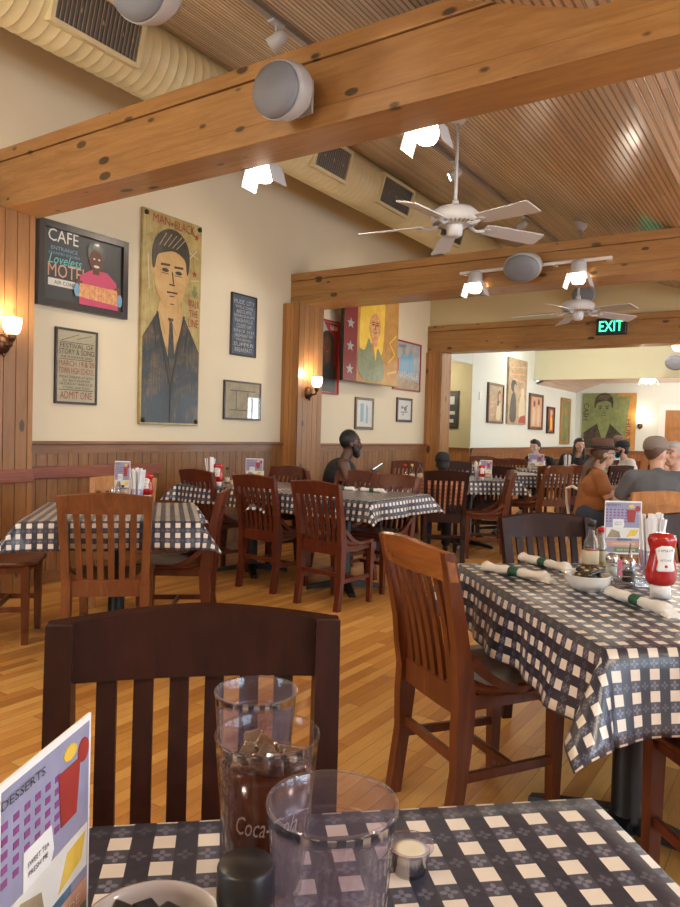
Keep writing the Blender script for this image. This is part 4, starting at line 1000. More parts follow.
# ------------------------------------------------------------------ tables with check cloths
def cloth(w, d, drop, rz, loc, label, seed=0, step=.03, group=None):
    rnd = random.Random(seed); ph = [rnd.uniform(0, 6.28) for _ in range(8)]
    def side(n_, hx):
        v = [-hx-drop+drop*k/8 for k in range(8)]; m_ = int(2*hx/step); v += [-hx+2*hx*k/m_ for k in range(m_+1)]; v += [hx+drop*(k+1)/8 for k in range(8)]
        return v
    X = side(0, w/2); Y = side(0, d/2); hx, hy = w/2, d/2
    def pos(s_, t_):
        a = max(abs(s_)-hx, 0); b = max(abs(t_)-hy, 0); sx = 1 if s_ > 0 else -1; sy = 1 if t_ > 0 else -1
        if a == 0 and b == 0:
            return Vector((s_, t_, .0012*math.sin(s_*21+ph[0])*math.sin(t_*17+ph[1])))
        if b == 0 or a == 0:
            q = a or b; al = t_ if b == 0 else s_; lim = hy if b == 0 else hx
            edge = abs(al)/lim
            wav = (.016*math.sin(al*15+ph[2])+.010*math.sin(al*31+ph[3]))*(q/.2)
            out = .006+q*.14+wav; dn = q*.985-.004
            if edge > .8: out += (edge-.8)*.25*q
            return Vector((sx*(hx+out), t_, -dn)) if b == 0 else Vector((s_, sy*(hy+out), -dn))
        rho = max(a, b)*math.hypot(1, min(a, b)/max(a, b)); phi = math.atan2(b, a); f = math.sin(2*phi)
        flare = R(8+34*f); hor = .006+rho*math.sin(flare); dn = rho*math.cos(flare)
        th = phi
        return Vector((sx*(hx+hor*math.cos(th)), sy*(hy+hor*math.sin(th)), -dn))
    mb = MB(); mb.mat(M['cloth']); uvl = mb.bm.loops.layers.uv.new('UV'); V = [[mb._v(pos(s_, t_)) for s_ in X] for t_ in Y]; UV = {}
    for j, t_ in enumerate(Y):
        for i, s_ in enumerate(X): UV[V[j][i]] = (s_+3, t_+3)
    for j in range(len(Y)-1):
        for i in range(len(X)-1):
            f = mb.face([V[j][i], V[j][i+1], V[j+1][i+1], V[j+1][i]], True)
            for l in f.loops: l[uvl].uv = UV[l.vert]
    o = mb.build('tablecloth'); o.location = loc; o.rotation_euler = (0, 0, R(rz))
    m = o.modifiers.new('s', 'SOLIDIFY'); m.thickness = .0015; m.offset = 1
    tag(o, label, 'tablecloth', group); return o
def table(cx, cy, rz, w, d, label, cl_label, drop=.16, h=.762, pedestals=((0, 0),), seed=0):
    t = thing('pedestal_table', label, 'table', (cx, cy, 0), rz)
    a = MB(); a.mat(M['blackiron']); a.box((-w/2+.01, -d/2+.01, h-.032), (w/2-.01, d/2-.01, h-.003), bev=.004); a.build('tabletop', t)
    for px, py in pedestals:
        a = MB(); a.mat(M['blackiron']); a.lathe([(0, .04), (.06, .04), (.055, .07), (.045, .09), (.045, h-.06), (.045, h-.032), (0, h-.032)], 20, (px, py, 0)); a.box((px-.2, py-.2, h-.045), (px+.2, py+.2, h-.032)); a.build('pedestal', t)
        a = MB(); a.mat(M['blackiron'])
        for k in range(4):
            an = R(45+90*k); c, s_ = math.cos(an), math.sin(an)
            rings = []
            for r_, z0, z1, ww in ((.0, .03, .085, .04), (.12, .025, .065, .036), (.26, .012, .04, .03), (.31, .0, .028, .028)):
                rings.append([(px+c*r_-s_*ww, py+s_*r_+c*ww, z0), (px+c*r_+s_*ww, py+s_*r_-c*ww, z0), (px+c*r_+s_*ww*.7, py+s_*r_-c*ww*.7, z1), (px+c*r_-s_*ww*.7, py+s_*r_+c*ww*.7, z1)])
            a.loft(rings, smooth=False)
        a.build('table_base', t)
    cloth(w, d, drop, rz, (cx, cy, h), cl_label, seed)
    return t
uang = 44.0
def uv(o, a, b): return (o[0]+a*math.cos(R(uang))-b*-math.sin(R(uang)), o[1]+a*math.sin(R(uang))+b*math.cos(R(uang))) if False else (o[0]+a*math.cos(R(uang))-b*math.sin(R(uang)), o[1]+a*math.sin(R(uang))+b*math.cos(R(uang)))
# nearest table: right far corner (-.23,.99)
ca, sa = math.cos(R(42.5)), math.sin(R(42.5))
T0w, T0d = 1.06, .84
c0 = (-.23-ca*T0w/2+sa*T0d/2, .99-sa*T0w/2-ca*T0d/2)
table(c0[0], c0[1], 42.5, T0w, T0d, 'square pedestal table nearest the camera, almost hidden by its cloth', 'navy and white check cloth on the nearest table, with the drinks', .17, seed=1)
# right hand table
a1 = (-1.10, 2.49); b1 = (-.38, 1.71); e = Vector((b1[0]-a1[0], b1[1]-a1[1])); T1d = e.length; e.normalize(); T1a = math.degrees(math.atan2(e.y, e.x))+90
T1w = 1.52; uu = Vector((math.cos(R(T1a)), math.sin(R(T1a)))); c1 = Vector(a1)+e*(T1d/2)+uu*(T1w/2)
table(c1.x, c1.y, T1a, T1w, T1d, 'long pedestal table on the right with condiments and napkin rolls', 'navy and white check cloth with a deep drop on the right hand table', .205, pedestals=((-.36, 0), (.38, 0)), seed=2)
# left table
P_ = [(-3.95, 2.71), (-3.22, 2.02), (-2.65, 2.72), (-3.30, 3.33)]
cx = sum(p[0] for p in P_)/4; cy = sum(p[1] for p in P_)/4
table(cx, cy, 47, .88, .93, 'square pedestal table on the left by the wall', 'navy and white check cloth on the table at the left', .15, seed=3)
# long pair of tables in the middle
table(-3.06, 4.76, -1, .98, .90, 'pedestal table in the middle of the room, right one of a joined pair', 'check cloth on the right one of the two joined middle tables', .15, seed=4)
table(-4.06, 4.80, -1, .98, .90, 'pedestal table in the middle of the room, nearer the wall of a joined pair', 'check cloth on the joined middle table nearer the wall', .15, seed=5)
# chairs
chair_c(-.845, .865, -137.5+1, 'very dark chair across the nearest table, seen large from the front', 'mahog', s=1.07, sz=1.05)
chair_c(-2.86, 2.27, 43, 'orange brown chair pushed up to the left table, seen square from behind', 'orangewood', s=1.02, sz=1.018)
chair_c(-1.055, 2.03, -34, 'warm brown chair with worn crest at the left end of the right hand table', 'brownwood', crest='crestwood', sz=1.02)
chair_c(-2.89, 4.07, -5, 'red brown chair at the right end of the near side of the middle tables', 'redwood')
chair_c(-3.57, 4.21, -4, 'red brown chair in the centre of the near side of the middle tables', 'redwood')
chair_c(-4.30, 4.33, -8, 'dark red chair on the near side of the middle tables, closest to the wall', 'redwood')
chair_c(-4.10, 2.17, -45, 'brown chair at the far left edge, only its seat and front legs in view', 'brownwood')
q = DP(124, 472, 4.95); chair_c(q.x, q.y, 222, 'light oak chair beyond the left table, facing the camera', 'lightwood')
q = DP(226, 481, 4.25); chair_c(q.x, q.y, 128, 'dark maroon chair at the right side of the left table, seen edge on', 'redwood')
for px, Y_, lab in ((289, 5.55, 'dark red chair on the far side of the middle tables, nearest the pillar'), (357, 5.45, 'reddish chair on the far side of the middle tables, in front of the bearded man'), (399, 5.25, 'reddish chair on the far side of the middle tables, nearest the capped child')):
    q = onY(px, 470, Y_); chair_c(q.x, q.y, 176, lab, 'redwood')
for o, lab in (((0, .51), 'dark mahogany chair on the far side of the right hand table, left of the card'), ((.72, .55), 'dark mahogany chair on the far side of the right hand table, behind the ketchup')):
    p = Vector(a1)+uu*(.57+o[0])-e*(o[1]-.04); chair_c(p.x, p.y, T1a-180+2, lab, 'mahog')
p = Vector(b1)+uu*.50+e*.18; chair_c(p.x, p.y, T1a+2, 'red brown chair cut by the right edge, beside the deep cloth drop', 'redwood')
# back of the room
q = G(440, 558); chair(q.x, q.y, 33, 'dark chair in the middle distance with a capped child sitting in it', 'mahog')
C1 = (q.x, q.y)
def table_px(px, dep, rz, w, d, lab, cl, seed, drop=.15):
    q = DP(px, 450, dep); table(q.x, q.y, rz, w, d, lab, cl, drop, seed=seed); return q
t5 = table_px(470, 8.0, 44, .85, .80, 'pedestal table in front of the capped child', 'check cloth on the table in front of the capped child', 6)
t6 = table_px(505, 9.3, 44, .9, .8, 'pedestal table beyond the capped child, second from the front of its row', 'check cloth on the table just right of the capped child', 7)
t7 = table_px(562, 10.7, 30, 1.3, .75, 'pedestal table in front of the two dark haired diners', 'check cloth on the table in front of the two dark haired diners', 8, .2)
t4 = table_px(390, 7.45, 10, .72, .7, 'pedestal table in front of the bearded man', 'check cloth on the table in front of the bearded man', 9)
t8 = table_px(672, 6.5, 30, .8, .75, 'pedestal table between the hat wearer and the older man', 'check cloth on the table where the hat wearer sits', 10, .25)
t10 = table_px(470, 11.4, 0, .9, .8, 'pedestal table against the far wall beside the alcove', 'check cloth on the table beside the alcove', 12)
def chair_d(px, dep, rz, lab, mk, s=1.0): q = DP(px, 450, dep); return chair(q.x, q.y, rz, lab, mk, s=s)
chair_d(485, 7.35, 118, 'brown chair seen from the side, drawn back to the right of the capped child', 'brownwood')
chair_d(491, 8.5, 36, 'dark chair seen from behind, just beyond the side facing brown chair', 'mahog')
chair_d(524, 8.7, 105, 'brown chair seen from the side with its slatted back turned to us', 'brownwood')
chair_d(550, 9.1, 33, 'orange brown chair seen square from behind, left of the hat wearer', 'orangewood')
chair_d(459, 9.0, 214, 'dark chair facing us beyond the table of the capped child', 'mahog')
chair_d(495, 10.6, 200, 'dark red chair facing us near the far wall', 'redwood')
chair_d(515, 10.9, 205, 'red brown chair facing us near the far wall, further right', 'redwood')
chair_d(397, 8.9, 180, 'red brown chair against the wainscot beyond the bearded man', 'redwood')
chair_d(580, 9.4, 33, 'red brown chair half hidden behind the hat wearer', 'redwood')
chair_d(606, 9.9, 60, 'dark red chair between the hat wearer and the grey shirted man', 'mahog')
chair_d(476, 11.9, 180, 'dark chair near the alcove under the pale wall', 'redwood')
chair_d(622, 12.4, 30, 'dark chair far back near the green portrait', 'redwood')
chair_d(639, 4.2, 30, 'light oak chair just beyond the right hand table, empty', 'lightwood', 1.02)
chair_d(648, 5.15, 33, 'light oak chair with the grey shirted man sitting in it', 'lightwood', .96)
for px, dep, rz, lab in ((335, 6.75, -50, 'dark red chair under the bearded man looking at his phone'), (543, 11.6, 170, 'dark chair under the short haired diner in black at the far table'), (573, 11.75, 215, 'dark chair under the long haired woman in black'), (636, 10.8, 118, 'dark chair under the person in the white shirt'), (684, 7.15, 150, 'dark chair under the older grey haired man')):
    chair_d(px, dep-.02, rz, lab, 'redwood', .96)
# pale metal chair of the hat wearer
q = DP(600, 450, 6.80); mc = thing('metal_chair', 'pale metal framed chair under the hat wearer', 'chair', (q.x, q.y, 0), -50)
mb = MB(); mb.mat(M['trimwhite'])
for sx in (-1, 1): mb.tube([(sx*.19, -.26, 0), (sx*.19, -.19, .45), (sx*.18, -.23, .62), (sx*.15, -.25, .76), (0, -.26, .79)], .014)
mb.build('back_frame', mc)
for sx in (-1, 1):
    mb = MB(); mb.mat(M['trimwhite']); mb.tube([(sx*.19, .19, 0), (sx*.18, .17, .44)], .013); mb.build('leg', mc)
mb = MB(); mb.mat(M['lightwood']); mb.box((-.2, -.2, .44), (.2, .2, .465), bev=.01); mb.build('seat', mc)
# ------------------------------------------------------------------ table-top things
TZ = .7645
def menu_card(x, y, z, rz, w, h, label, lean=0):
    t = thing('menu_card', label, 'menu card', (x, y, z), rz)
    Ml = Matrix.Rotation(R(-lean), 4, 'X')
    def part(nm, polys, mat, lv):
        b = MB(); b.M = Ml; b.mat(M[mat])
        for p in polys: b.prism([(a*w/2, c*h) for a, c in p], -.0015-.0004*lv, -.0010-.0004*(lv-1)); 
        return b.build(nm, t)
    b = MB(); b.M = Ml; b.mat(M['paper']).box((-w/2, -.0014, 0), (w/2, .0014, h), bev=.0006); b.build('card', t)
    b = MB(); b.M = Ml @ Matrix.Translation((0, .03, 0)); b.mat(M['paper']).box((-w/2, -.02, 0), (w/2, .02, .004)); b.box((-w/2, .002, .0), (w/2, .004, h*.5)); b.build('card_stand', t)
    part('printed_ground', [[(-.94, .03), (.94, .03), (.94, .97), (-.94, .97)]], 'p_lilac', 1)
    part('check_pattern', [[(-.94+.21*i, .60+.055*j), (-.94+.21*i+.105, .60+.055*j), (-.94+.21*i+.105, .60+.055*j+.028), (-.94+.21*i, .60+.055*j+.028)] for i in range(6) for j in range(5)], 'p_purple', 2)
    part('red_drink', [[(.25, .60), (.62, .60), (.70, .84), (.18, .84)]], 'p_red', 3)
    part('red_badge', [ell(.78, .86, .14, .055, 14)], 'p_red', 3)
    part('lemon_slice', [ell(.45, .90, .16, .035, 12)], 'p_yellow', 3)
    part('label_plate', [[(-.55, .50), (.02, .50), (.08, .55), (.02, .66), (-.55, .66)]], 'paper', 4)
    part('plate_picture', [[(-.90, .30), (.90, .30), (.90, .50), (-.90, .50)]], 'p_white', 3)
    part('brown_pie', [[(-.86, .31), (-.10, .31), (-.18, .42), (-.6, .47)]], 'p_tan', 4)
    part('yellow_pudding', [[(.2, .32), (.75, .36), (.85, .47), (.4, .46)]], 'p_yellow', 4)
    part('blue_strip', [[(-.3, .255), (.5, .255), (.5, .30), (-.3, .30)]], 'p_blue', 4)
    part('salmon_strip', [[(-.9, .14), (.9, .14), (.9, .25), (-.9, .25)]], 'p_salmon', 3)
    part('green_strip', [[(-.45, .04), (.9, .04), (.9, .13), (-.45, .13)]], 'p_green', 3)
    me = text_mesh([('DESSERTS', -.28*w, .905*h, .035*h, .42*w), ('SWEET TEA', -.13*w, .585*h, .022*h, .22*w), ('FRESH PIE', -.13*w, .545*h, .022*h, .2*w)], M['p_ink'], .0036); me.transform(Ml); add_mesh('lettering', me, t)
    me = text_mesh([('HOMEMADE', .05*w, .175*h, .04*h, .6*w), ('SCAN TO ORDER', .11*w, .065*h, .035*h, .5*w)], M['p_white'], .0036); me.transform(Ml); add_mesh('lettering', me, t)
    return t
def ketchup(x, y, z, label, rz=0, s=1.0):
    t = thing('ketchup_bottle', label, 'ketchup bottle', (x, y, z), rz); t.scale = (s, s, s)
    prof = [(.02, .045, .028), (.034, .05, .03), (.041, .06, .033), (.046, .085, .036), (.043, .115, .031), (.036, .135, .026), (.035, .150, .026), (.041, .165, .031), (.043, .180, .033), (.040, .192, .030), (.02, .197, .016)]
    def ov(rx, ry, z_, n=28): return [(rx*math.cos(2*math.pi*k/n), ry*math.sin(2*math.pi*k/n), z_) for k in range(n)]
    a = MB(); a.mat(M['red']); rings = [ov(.026, .024, .038)]
    for rx, z_, ry in ((.040, .043, .030), (.046, .058, .034), (.047, .080, .035), (.042, .105, .032), (.036, .130, .028), (.035, .145, .027), (.042, .165, .031), (.044, .180, .032), (.040, .193, .029), (.02, .199, .016)): rings.append(ov(rx, ry, z_))
    a.loft(rings); a.build('bottle_body', t)
    a = MB(); a.mat(M['paper']); a.loft([ov(.030, .026, 0), ov(.031, .027, .03), ov(.026, .023, .042)]); a.build('cap', t)
    lab = MB(); lab.mat(M['paper'])
    def patch(poly, off, mat, nm):
        b = MB(); b.mat(M[mat]); vs = []
        def wr(px, pz, o): 
            rx = .036+.011*abs((pz-.14)/.05)**1.3 if pz > .14 else .036+.010*min(1, (.14-pz)/.05); ry = .027+.006*min(1, abs(pz-.14)/.05)
            a_ = px/.036; return (math.sin(a_)*(rx+o), -math.cos(a_)*(ry+o), pz)
        n = 14; zs = sorted({p[1] for p in poly})
        # strips between left/right outlines
        L_ = poly
        rows = []
        for (hw, zz) in L_: rows.append([b._v(wr(-hw+2*hw*k/n, zz, off)) for k in range(n+1)])
        for r0, r1 in zip(rows, rows[1:]):
            for k in range(n): b.face([r0[k], r0[k+1], r1[k+1], r1[k]], True)
        o = b.build(nm, t); m = o.modifiers.new('s', 'SOLIDIFY'); m.thickness = .0006; return o
    patch([(.018, .085), (.022, .09), (.020, .115), (.030, .150), (.026, .155), (.012, .163)], .0022, 'paper', 'label')
    me = text_mesh([('HEINZ', 0, .138, .013, .040), ('TOMATO', 0, .126, .006, .026), ('KETCHUP', 0, .116, .006, .028)], M['p_ink'], 0)
    for v in me.vertices:
        pz = v.co.z; rx = .036+.010*min(1, abs(pz-.14)/.05); ry = .027+.006*min(1, abs(pz-.14)/.05); a_ = v.co.x/.036
        v.co = Vector((math.sin(a_)*(rx+.0035), -math.cos(a_)*(ry+.0035), pz))
    add_mesh('lettering', me, t)
    a = MB(); a.mat(M['red']); a.ball((0, -.0335, .100), (.006, .002, .006), 10, 6); a.build('tomato_mark', t)
    return t
def straws_jar(x, y, z, label, n=16, h=.235, seed=0, r=.030, jar=True):
    rnd = random.Random(seed)
    t = thing('straw_jar', label, 'straw jar', (x, y, z))
    a = MB(); a.mat(M['tumbler']); a.lathe([(.0, 0), (r*.9, 0), (r*1.1, .02), (r*1.25, .06), (r*1.1, .085), (r*1.12, .10), (r*1.05, .10), (r*1.03, .085), (r*1.15, .06), (r, .02), (0, .008)], 24); a.build('glass_jar', t)
    for k in range(n):
        an = rnd.uniform(0, 6.28); rr = rnd.uniform(.2, .8)*r; lean = rnd.uniform(.0, .03); b = MB(); b.mat(M['straw'])
        p = Vector((rr*math.cos(an), rr*math.sin(an), .01)); q2 = Vector(((rr+lean)*math.cos(an), (rr+lean)*math.sin(an), h*rnd.uniform(.93, 1.02)))
        b.beam(p, q2, .0125, .006); o = b.build('drinking_straw', None); o.location = (x, y, z); tag(o, label.replace('jar of', 'straw standing in the jar of') if False else 'white paper wrapped straw standing in the ' + label.split(',')[-1].strip(), 'straw', 'wrapped straws in the ' + label.split(',')[-1].strip())
    return t
def shaker(x, y, z, fill, label):
    t = thing('salt_shaker' if fill == 'salt' else 'pepper_shaker', label, 'shaker', (x, y, z))
    a = MB(); a.mat(M['glass']); a.lathe([(.0, 0), (.021, 0), (.023, .01), (.021, .05), (.019, .066), (.017, .066), (.019, .05), (.020, .01), (0, .006)], 20); a.build('shaker_glass', t)
    a = MB(); a.mat(M[fill]); a.lathe([(.0, .007), (.0185, .01), (.0185, .042), (0, .044)], 18); a.build('filling', t)
    a = MB(); a.mat(M['chrome']); a.lathe([(.0205, .062), (.021, .072), (.019, .082), (.010, .090), (0, .092)], 20); a.build('shaker_top', t); return t
def caddy(x, y, z, rz, label):
    t = thing('wire_caddy', label, 'caddy', (x, y, z), rz); w, d = .075, .055
    a = MB(); a.mat(M['chrome'])
    for zz in (.004, .035): a.tube([(-w, -d, zz), (w, -d, zz), (w, d, zz), (-w, d, zz), (-w, -d, zz)], .0022, 6)
    for sx, sy in ((-1, -1), (1, -1), (1, 1), (-1, 1)): a.tube([(sx*w, sy*d, .004), (sx*w, sy*d, .035)], .0022, 6)
    for k in range(-2, 3): a.tube([(-w, k*d/2.5, .004), (w, k*d/2.5, .004)], .0016, 5)
    a.build('wire_basket', t)
    a = MB(); a.mat(M['chrome']); a.tube([(0, -d, .004), (0, -.01, .10), (0, 0, .135), (0, .01, .10), (0, d, .004)], .0022, 6); a.build('handle', t); return t
def sauce_bottle(x, y, z, label, cap='black', fill='sauce', s=1.0, level=.075):
    t = thing('hot_sauce_bottle', label, 'sauce bottle', (x, y, z)); t.scale = (s, s, s)
    a = MB(); a.mat(M['glass']); a.lathe([(.0, 0), (.026, 0), (.028, .008), (.028, .085), (.024, .105), (.013, .125), (.011, .16), (.012, .165), (.010, .165), (.009, .16), (.0115, .125), (.022, .104), (.0262, .084), (.0262, .009), (0, .004)], 24); a.build('bottle_glass', t)
    a = MB(); a.mat(M[fill]); a.lathe([(0, .005), (.0255, .01), (.0255, level), (0, level+.001)], 20); a.build('sauce', t)
    a = MB(); a.mat(M[cap]); a.lathe([(.0, .158), (.0145, .158), (.0145, .178), (.012, .181), (0, .181)], 20); a.build('cap', t)
    a = MB(); a.mat(M['p_cream']); a.lathe([(.0284, .025), (.0290, .026), (.0290, .072), (.0284, .073)], 24); a.build('label', t); return t
def tumbler(x, y, z, label, rt=.052, rb=.036, h=.165, name='plastic_tumbler', mt='tumbler'):
    t = thing(name, label, 'cup', (x, y, z))
    a = MB(); a.mat(M[mt]); pr = []
    n = 10
    for k in range(n+1): f = k/n; pr.append((rb+(rt-rb)*f, .0+h*f))
    pr = [(0, 0), (rb*.9, 0)] + pr[0:] + [(rt+.0012, h-.002), (rt+.001, h+.001), (rt-.0015, h+.001)]
    inn = []
    for k in range(n, -1, -1): f = k/n; inn.append((rb+(rt-rb)*f-.0022, max(h*f, .006)))
    a.lathe(pr+inn+[(0, .006)], 48); a.build('cup_wall', t)
    a = MB(); a.mat(M['tumbler']); a.lathe([(rb+(rt-rb)*.80-.0016, h*.80), (rb+(rt-rb)*.80-.0035, h*.81), (rb+(rt-rb)*.80-.0012, h*.82)], 48); a.build('stacking_ring', t)
    return t
def napkin_roll(x, y, z, rz, label, L=.21, seed=0):
    """rolled cloth napkin round cutlery with a green paper band"""
    rnd = random.Random(seed); t = thing('napkin_roll', label, 'napkin roll', (x, y, z), rz); r = .017
    a = MB(); a.mat(M['napkin']); rings = []
    for k in range(23):
        f = k/22; xx = -L/2+L*f; rr = r*(1+.12*math.sin(f*20+seed)) if abs(f-.5) > .1 else r*.92
        if f > .75: rr *= 1+.5*(f-.75)*2
        if f < .2: rr *= 1+.4*(.2-f)*3
        if f in (0, 1): rr *= .72
        rings.append([(xx, rr*1.15*math.cos(2*math.pi*j/16)*(1+.10*math.sin(3*j+f*9)), max(0.0005, .0165+rr*.9*math.sin(2*math.pi*j/16)*(1+.08*math.sin(5*j+f*13)))) for j in range(16)])
    a.loft(rings); a.build('napkin', t)
    a = MB(); a.mat(M['greenband']); a.loft([[(xx, .0195*math.cos(2*math.pi*j/20), .0165+.0163*math.sin(2*math.pi*j/20)) for j in range(20)] for xx in (-.018, .018)]); a.build('paper_band', t)
    a = MB(); a.mat(M['napkin']); a.loft([[(L/2-.01, -.022, .004), (L/2-.01, .022, .004), (L/2-.01, .018, .020), (L/2-.01, -.018, .022)], [(L/2+.022, -.028, .002), (L/2+.022, .026, .003), (L/2+.02, .02, .010), (L/2+.02, -.02, .012)]], smooth=False); a.build('napkin_corner', t)
    return t
def bowl(x, y, z, label, r=.075, h=.052):
    t = thing('ceramic_bowl', label, 'bowl', (x, y, z))
    a = MB(); a.mat(M['ceramic']); a.lathe([(0, .0), (r*.52, 0), (r*.55, .005), (r*.78, h*.22), (r*.93, h*.5), (r*.985, h*.8), (r, h), (r*1.03, h+.003), (r*.98, h+.003), (r*.95, h*.8), (r*.88, h*.5), (r*.7, h*.26), (r*.45, .012), (0, .010)], 40); a.build('bowl_body', t)
    return t
def packets(x, y, z, r, n, lab, seed, marks=False, s=1.0):
    rnd = random.Random(seed)
    for k in range(n):
        an = k*2.4; rr = r*math.sqrt((k+.3)/n)*.8; lay = (k % 3)
        o = thing('jelly_packet', lab, 'packet', (x+rr*math.cos(an), y+rr*math.sin(an), z+lay*.010+rnd.uniform(0, .004)), rnd.uniform(0, 360), lab.replace('black', 'black').split(' in ')[-1])
        o['group'] = 'packets in the ' + ('nearest bowl' if marks else 'right hand bowl')
        o.rotation_euler[0] = rnd.uniform(-.5, .5); o.rotation_euler[1] = rnd.uniform(-.5, .5); o.scale = (s, s, s)
        a = MB(); a.mat(M['packet']); a.box((-.021, -.016, 0), (.021, .016, .010), bev=.003); a.build('packet_body', o)
        a = MB(); a.mat(M['gold']); a.box((-.023, -.018, .0095), (.023, .018, .0102)) if False else a.lathe([(0, .0104), (.008, .0104), (.008, .0108), (0, .0109)], 12); a.build('gold_print', o)

# right hand table
M['p_logo'] = flat('worn_cup_print', (.30,.22,.18), .5)
g = lambda px, py, z=TZ: G(px, py, z)
q = g(587, 590); bowl(q.x, q.y, TZ, 'small white bowl full of black packets on the right hand table', .072, .05)
packets(q.x, q.y, TZ+.034, .058, 16, 'small black packet heaped in the white bowl on the right hand table', 4, s=.9)
q = g(590, 570); sauce_bottle(q.x, q.y, TZ, 'clear glass sauce bottle with a black cap behind the white bowl', 'black', 'sauce', 1.02)
q = g(600, 566); sauce_bottle(q.x, q.y, TZ, 'small sauce bottle with a red cap behind the glass sauce bottle', 'redcap', 'yellow', .82, .06)
q = g(629, 584); caddy(q.x, q.y, TZ, 30, 'wire caddy holding the shakers on the right hand table'); cq = q
S1 = g(611, 581); shaker(S1.x, S1.y, TZ+.0055, 'salt', 'glass salt shaker in the wire caddy on the right hand table')
S2 = g(628, 586); shaker(S2.x, S2.y, TZ+.0055, 'pepper', 'glass pepper shaker in the wire caddy on the right hand table')
q = g(621, 577); o_ = thing('sweetener_packet', 'pink and white sweetener packets tucked between the two shakers', 'packet', (q.x, q.y, TZ+.006), 20)
mb = MB(); mb.mat(M['pink']); mb.box((-.012, -.004, 0), (.012, .0, .055)); mb.build('pink_packet', o_); mb = MB(); mb.mat(M['paper']); mb.box((-.014, .001, 0), (.012, .005, .050)); mb.build('white_packet', o_)
q = DP(622, 541, 3.02); menu_card(q.x, q.y, TZ, 33, .155, .225, 'upright dessert menu card standing behind the shakers on the right hand table')
q = g(650, 578); straws_jar(q.x, q.y, TZ, 'glass jar of white straws, jar on the right hand table', 22, .225, 5, .036)
q = g(660, 597); ketchup(q.x, q.y, TZ, 'big red ketchup bottle standing on its cap on the right hand table', 33, 1.0)
q = (g(486, 571)+g(545, 582))/2; napkin_roll(q.x, q.y, TZ, math.degrees(math.atan2((g(545, 582)-g(486, 571)).y, (g(545, 582)-g(486, 571)).x)), 'napkin roll with a green band nearest the chair with the worn crest', .25, 1)
q = (g(518, 560)+g(572, 574))/2; napkin_roll(q.x, q.y, TZ, math.degrees(math.atan2((g(572, 574)-g(518, 560)).y, (g(572, 574)-g(518, 560)).x)), 'napkin roll with a green band, half behind the white bowl', .25, 2)
q = (g(608, 596)+g(670, 617))/2; napkin_roll(q.x, q.y, TZ, math.degrees(math.atan2((g(670, 617)-g(608, 596)).y, (g(670, 617)-g(608, 596)).x)), 'napkin roll with a green band lying in front of the shakers and ketchup', .25, 3)

# nearest table
def at_rim(px, py, h): return G(px, py, TZ+h)
q = at_rim(256, 690, .165); tumbler(q.x, q.y, TZ, 'empty clear plastic tumbler furthest back on the nearest table', .0500, .037, .165)
q = at_rim(267.5, 733, .165); ck = tumbler(q.x, q.y, TZ, 'clear tumbler of dark cola and ice on the nearest table', .0545, .040, .165, mt='cola_cup')
CK = Vector((q.x, q.y, TZ))
a = MB(); a.mat(M['cola']); a.lathe([(0, .0065), (.0372, .0068), (.0372+.0145*.78, .130), (.0, .1305)], 40); a.build('cola_drink', ck)
rnd = random.Random(5)
for k in range(11):
    an = k*2.4; rr = .032*math.sqrt(k/11); b = MB(); b.mat(M['ice']); b.M = Matrix.Translation((rr*math.cos(an), rr*math.sin(an), .134+rnd.uniform(-.002, .012))) @ Matrix.Rotation(rnd.uniform(0, 3), 4, 'X') @ Matrix.Rotation(rnd.uniform(0, 3), 4, 'Z')
    b.box((-.011, -.011, -.009), (.011, .011, .009), bev=.004); b.build('ice_cube', ck)
me = text_mesh([('Coca-Cola', 0, .080, .020, .062)], M['p_logo'], 0, italic=True)
for v in me.vertices:
    a_ = v.co.x/.046; rr = .040+.0145*(v.co.z/.165)+.0012; v.co = Vector((rr*math.sin(a_), -rr*math.cos(a_), v.co.z))
o = add_mesh('lettering', me, ck); o.rotation_euler = (0, 0, R(33+8))
q = at_rim(332.5, 802, .165); tumbler(q.x, q.y, TZ, 'empty clear plastic tumbler closest to the camera', .0565, .043, .165)
q = G(246, 862, TZ+.125); sb = thing('sauce_bottle', 'sauce bottle with a wide black lid in front of the cola', 'sauce bottle', (q.x, q.y, TZ))
a = MB(); a.mat(M['glass']); a.lathe([(0, 0), (.024, 0), (.026, .01), (.026, .08), (.021, .095), (.019, .10), (.017, .10), (.0245, .08), (.0245, .01), (0, .005)], 28); a.build('bottle_glass', sb)
a = MB(); a.mat(M['p_salmon']); a.lathe([(0, .006), (.0238, .01), (.0238, .078), (0, .079)], 24); a.build('sauce', sb)
a = MB(); a.mat(M['black']); a.lathe([(.0225, .092), (.0238, .094), (.0238, .122), (.022, .125), (0, .1245)], 36)
a.build('lid', sb)
q = G(410, 844, TZ+.030); pc = thing('portion_cup', 'small clear portion cup of white sauce right of the front tumbler', 'portion cup', (q.x, q.y, TZ))
a = MB(); a.mat(M['tumbler']); a.lathe([(0, 0), (.018, 0), (.0235, .028), (.0265, .029), (.0265, .031), (.0225, .030), (.017, .003), (0, .002)], 32); a.build('cup_wall', pc)
a = MB(); a.mat(M['cream_sauce']); a.lathe([(0, .003), (.0168, .0035), (.0215, .024), (.012, .026), (0, .023)], 28); a.build('white_sauce', pc)
q = G(150, 925, TZ+.045); bowl(q.x, q.y, TZ, 'white bowl of black packets at the bottom left of the nearest table', .062, .042)
packets(q.x, q.y, TZ+.026, .040, 8, 'black packet with gold print in the white bowl on the nearest table', 9, True, .95)
p0 = G(90, 712, .972); p1 = G(0, 785, .972); dv = (p1-p0).normalized(); mid = p0+dv*.075
menu_card(mid.x, mid.y, TZ, math.degrees(math.atan2(-dv.y, -dv.x)), .15, .972-TZ, 'upright dessert menu card at the left of the nearest table, close to the camera')

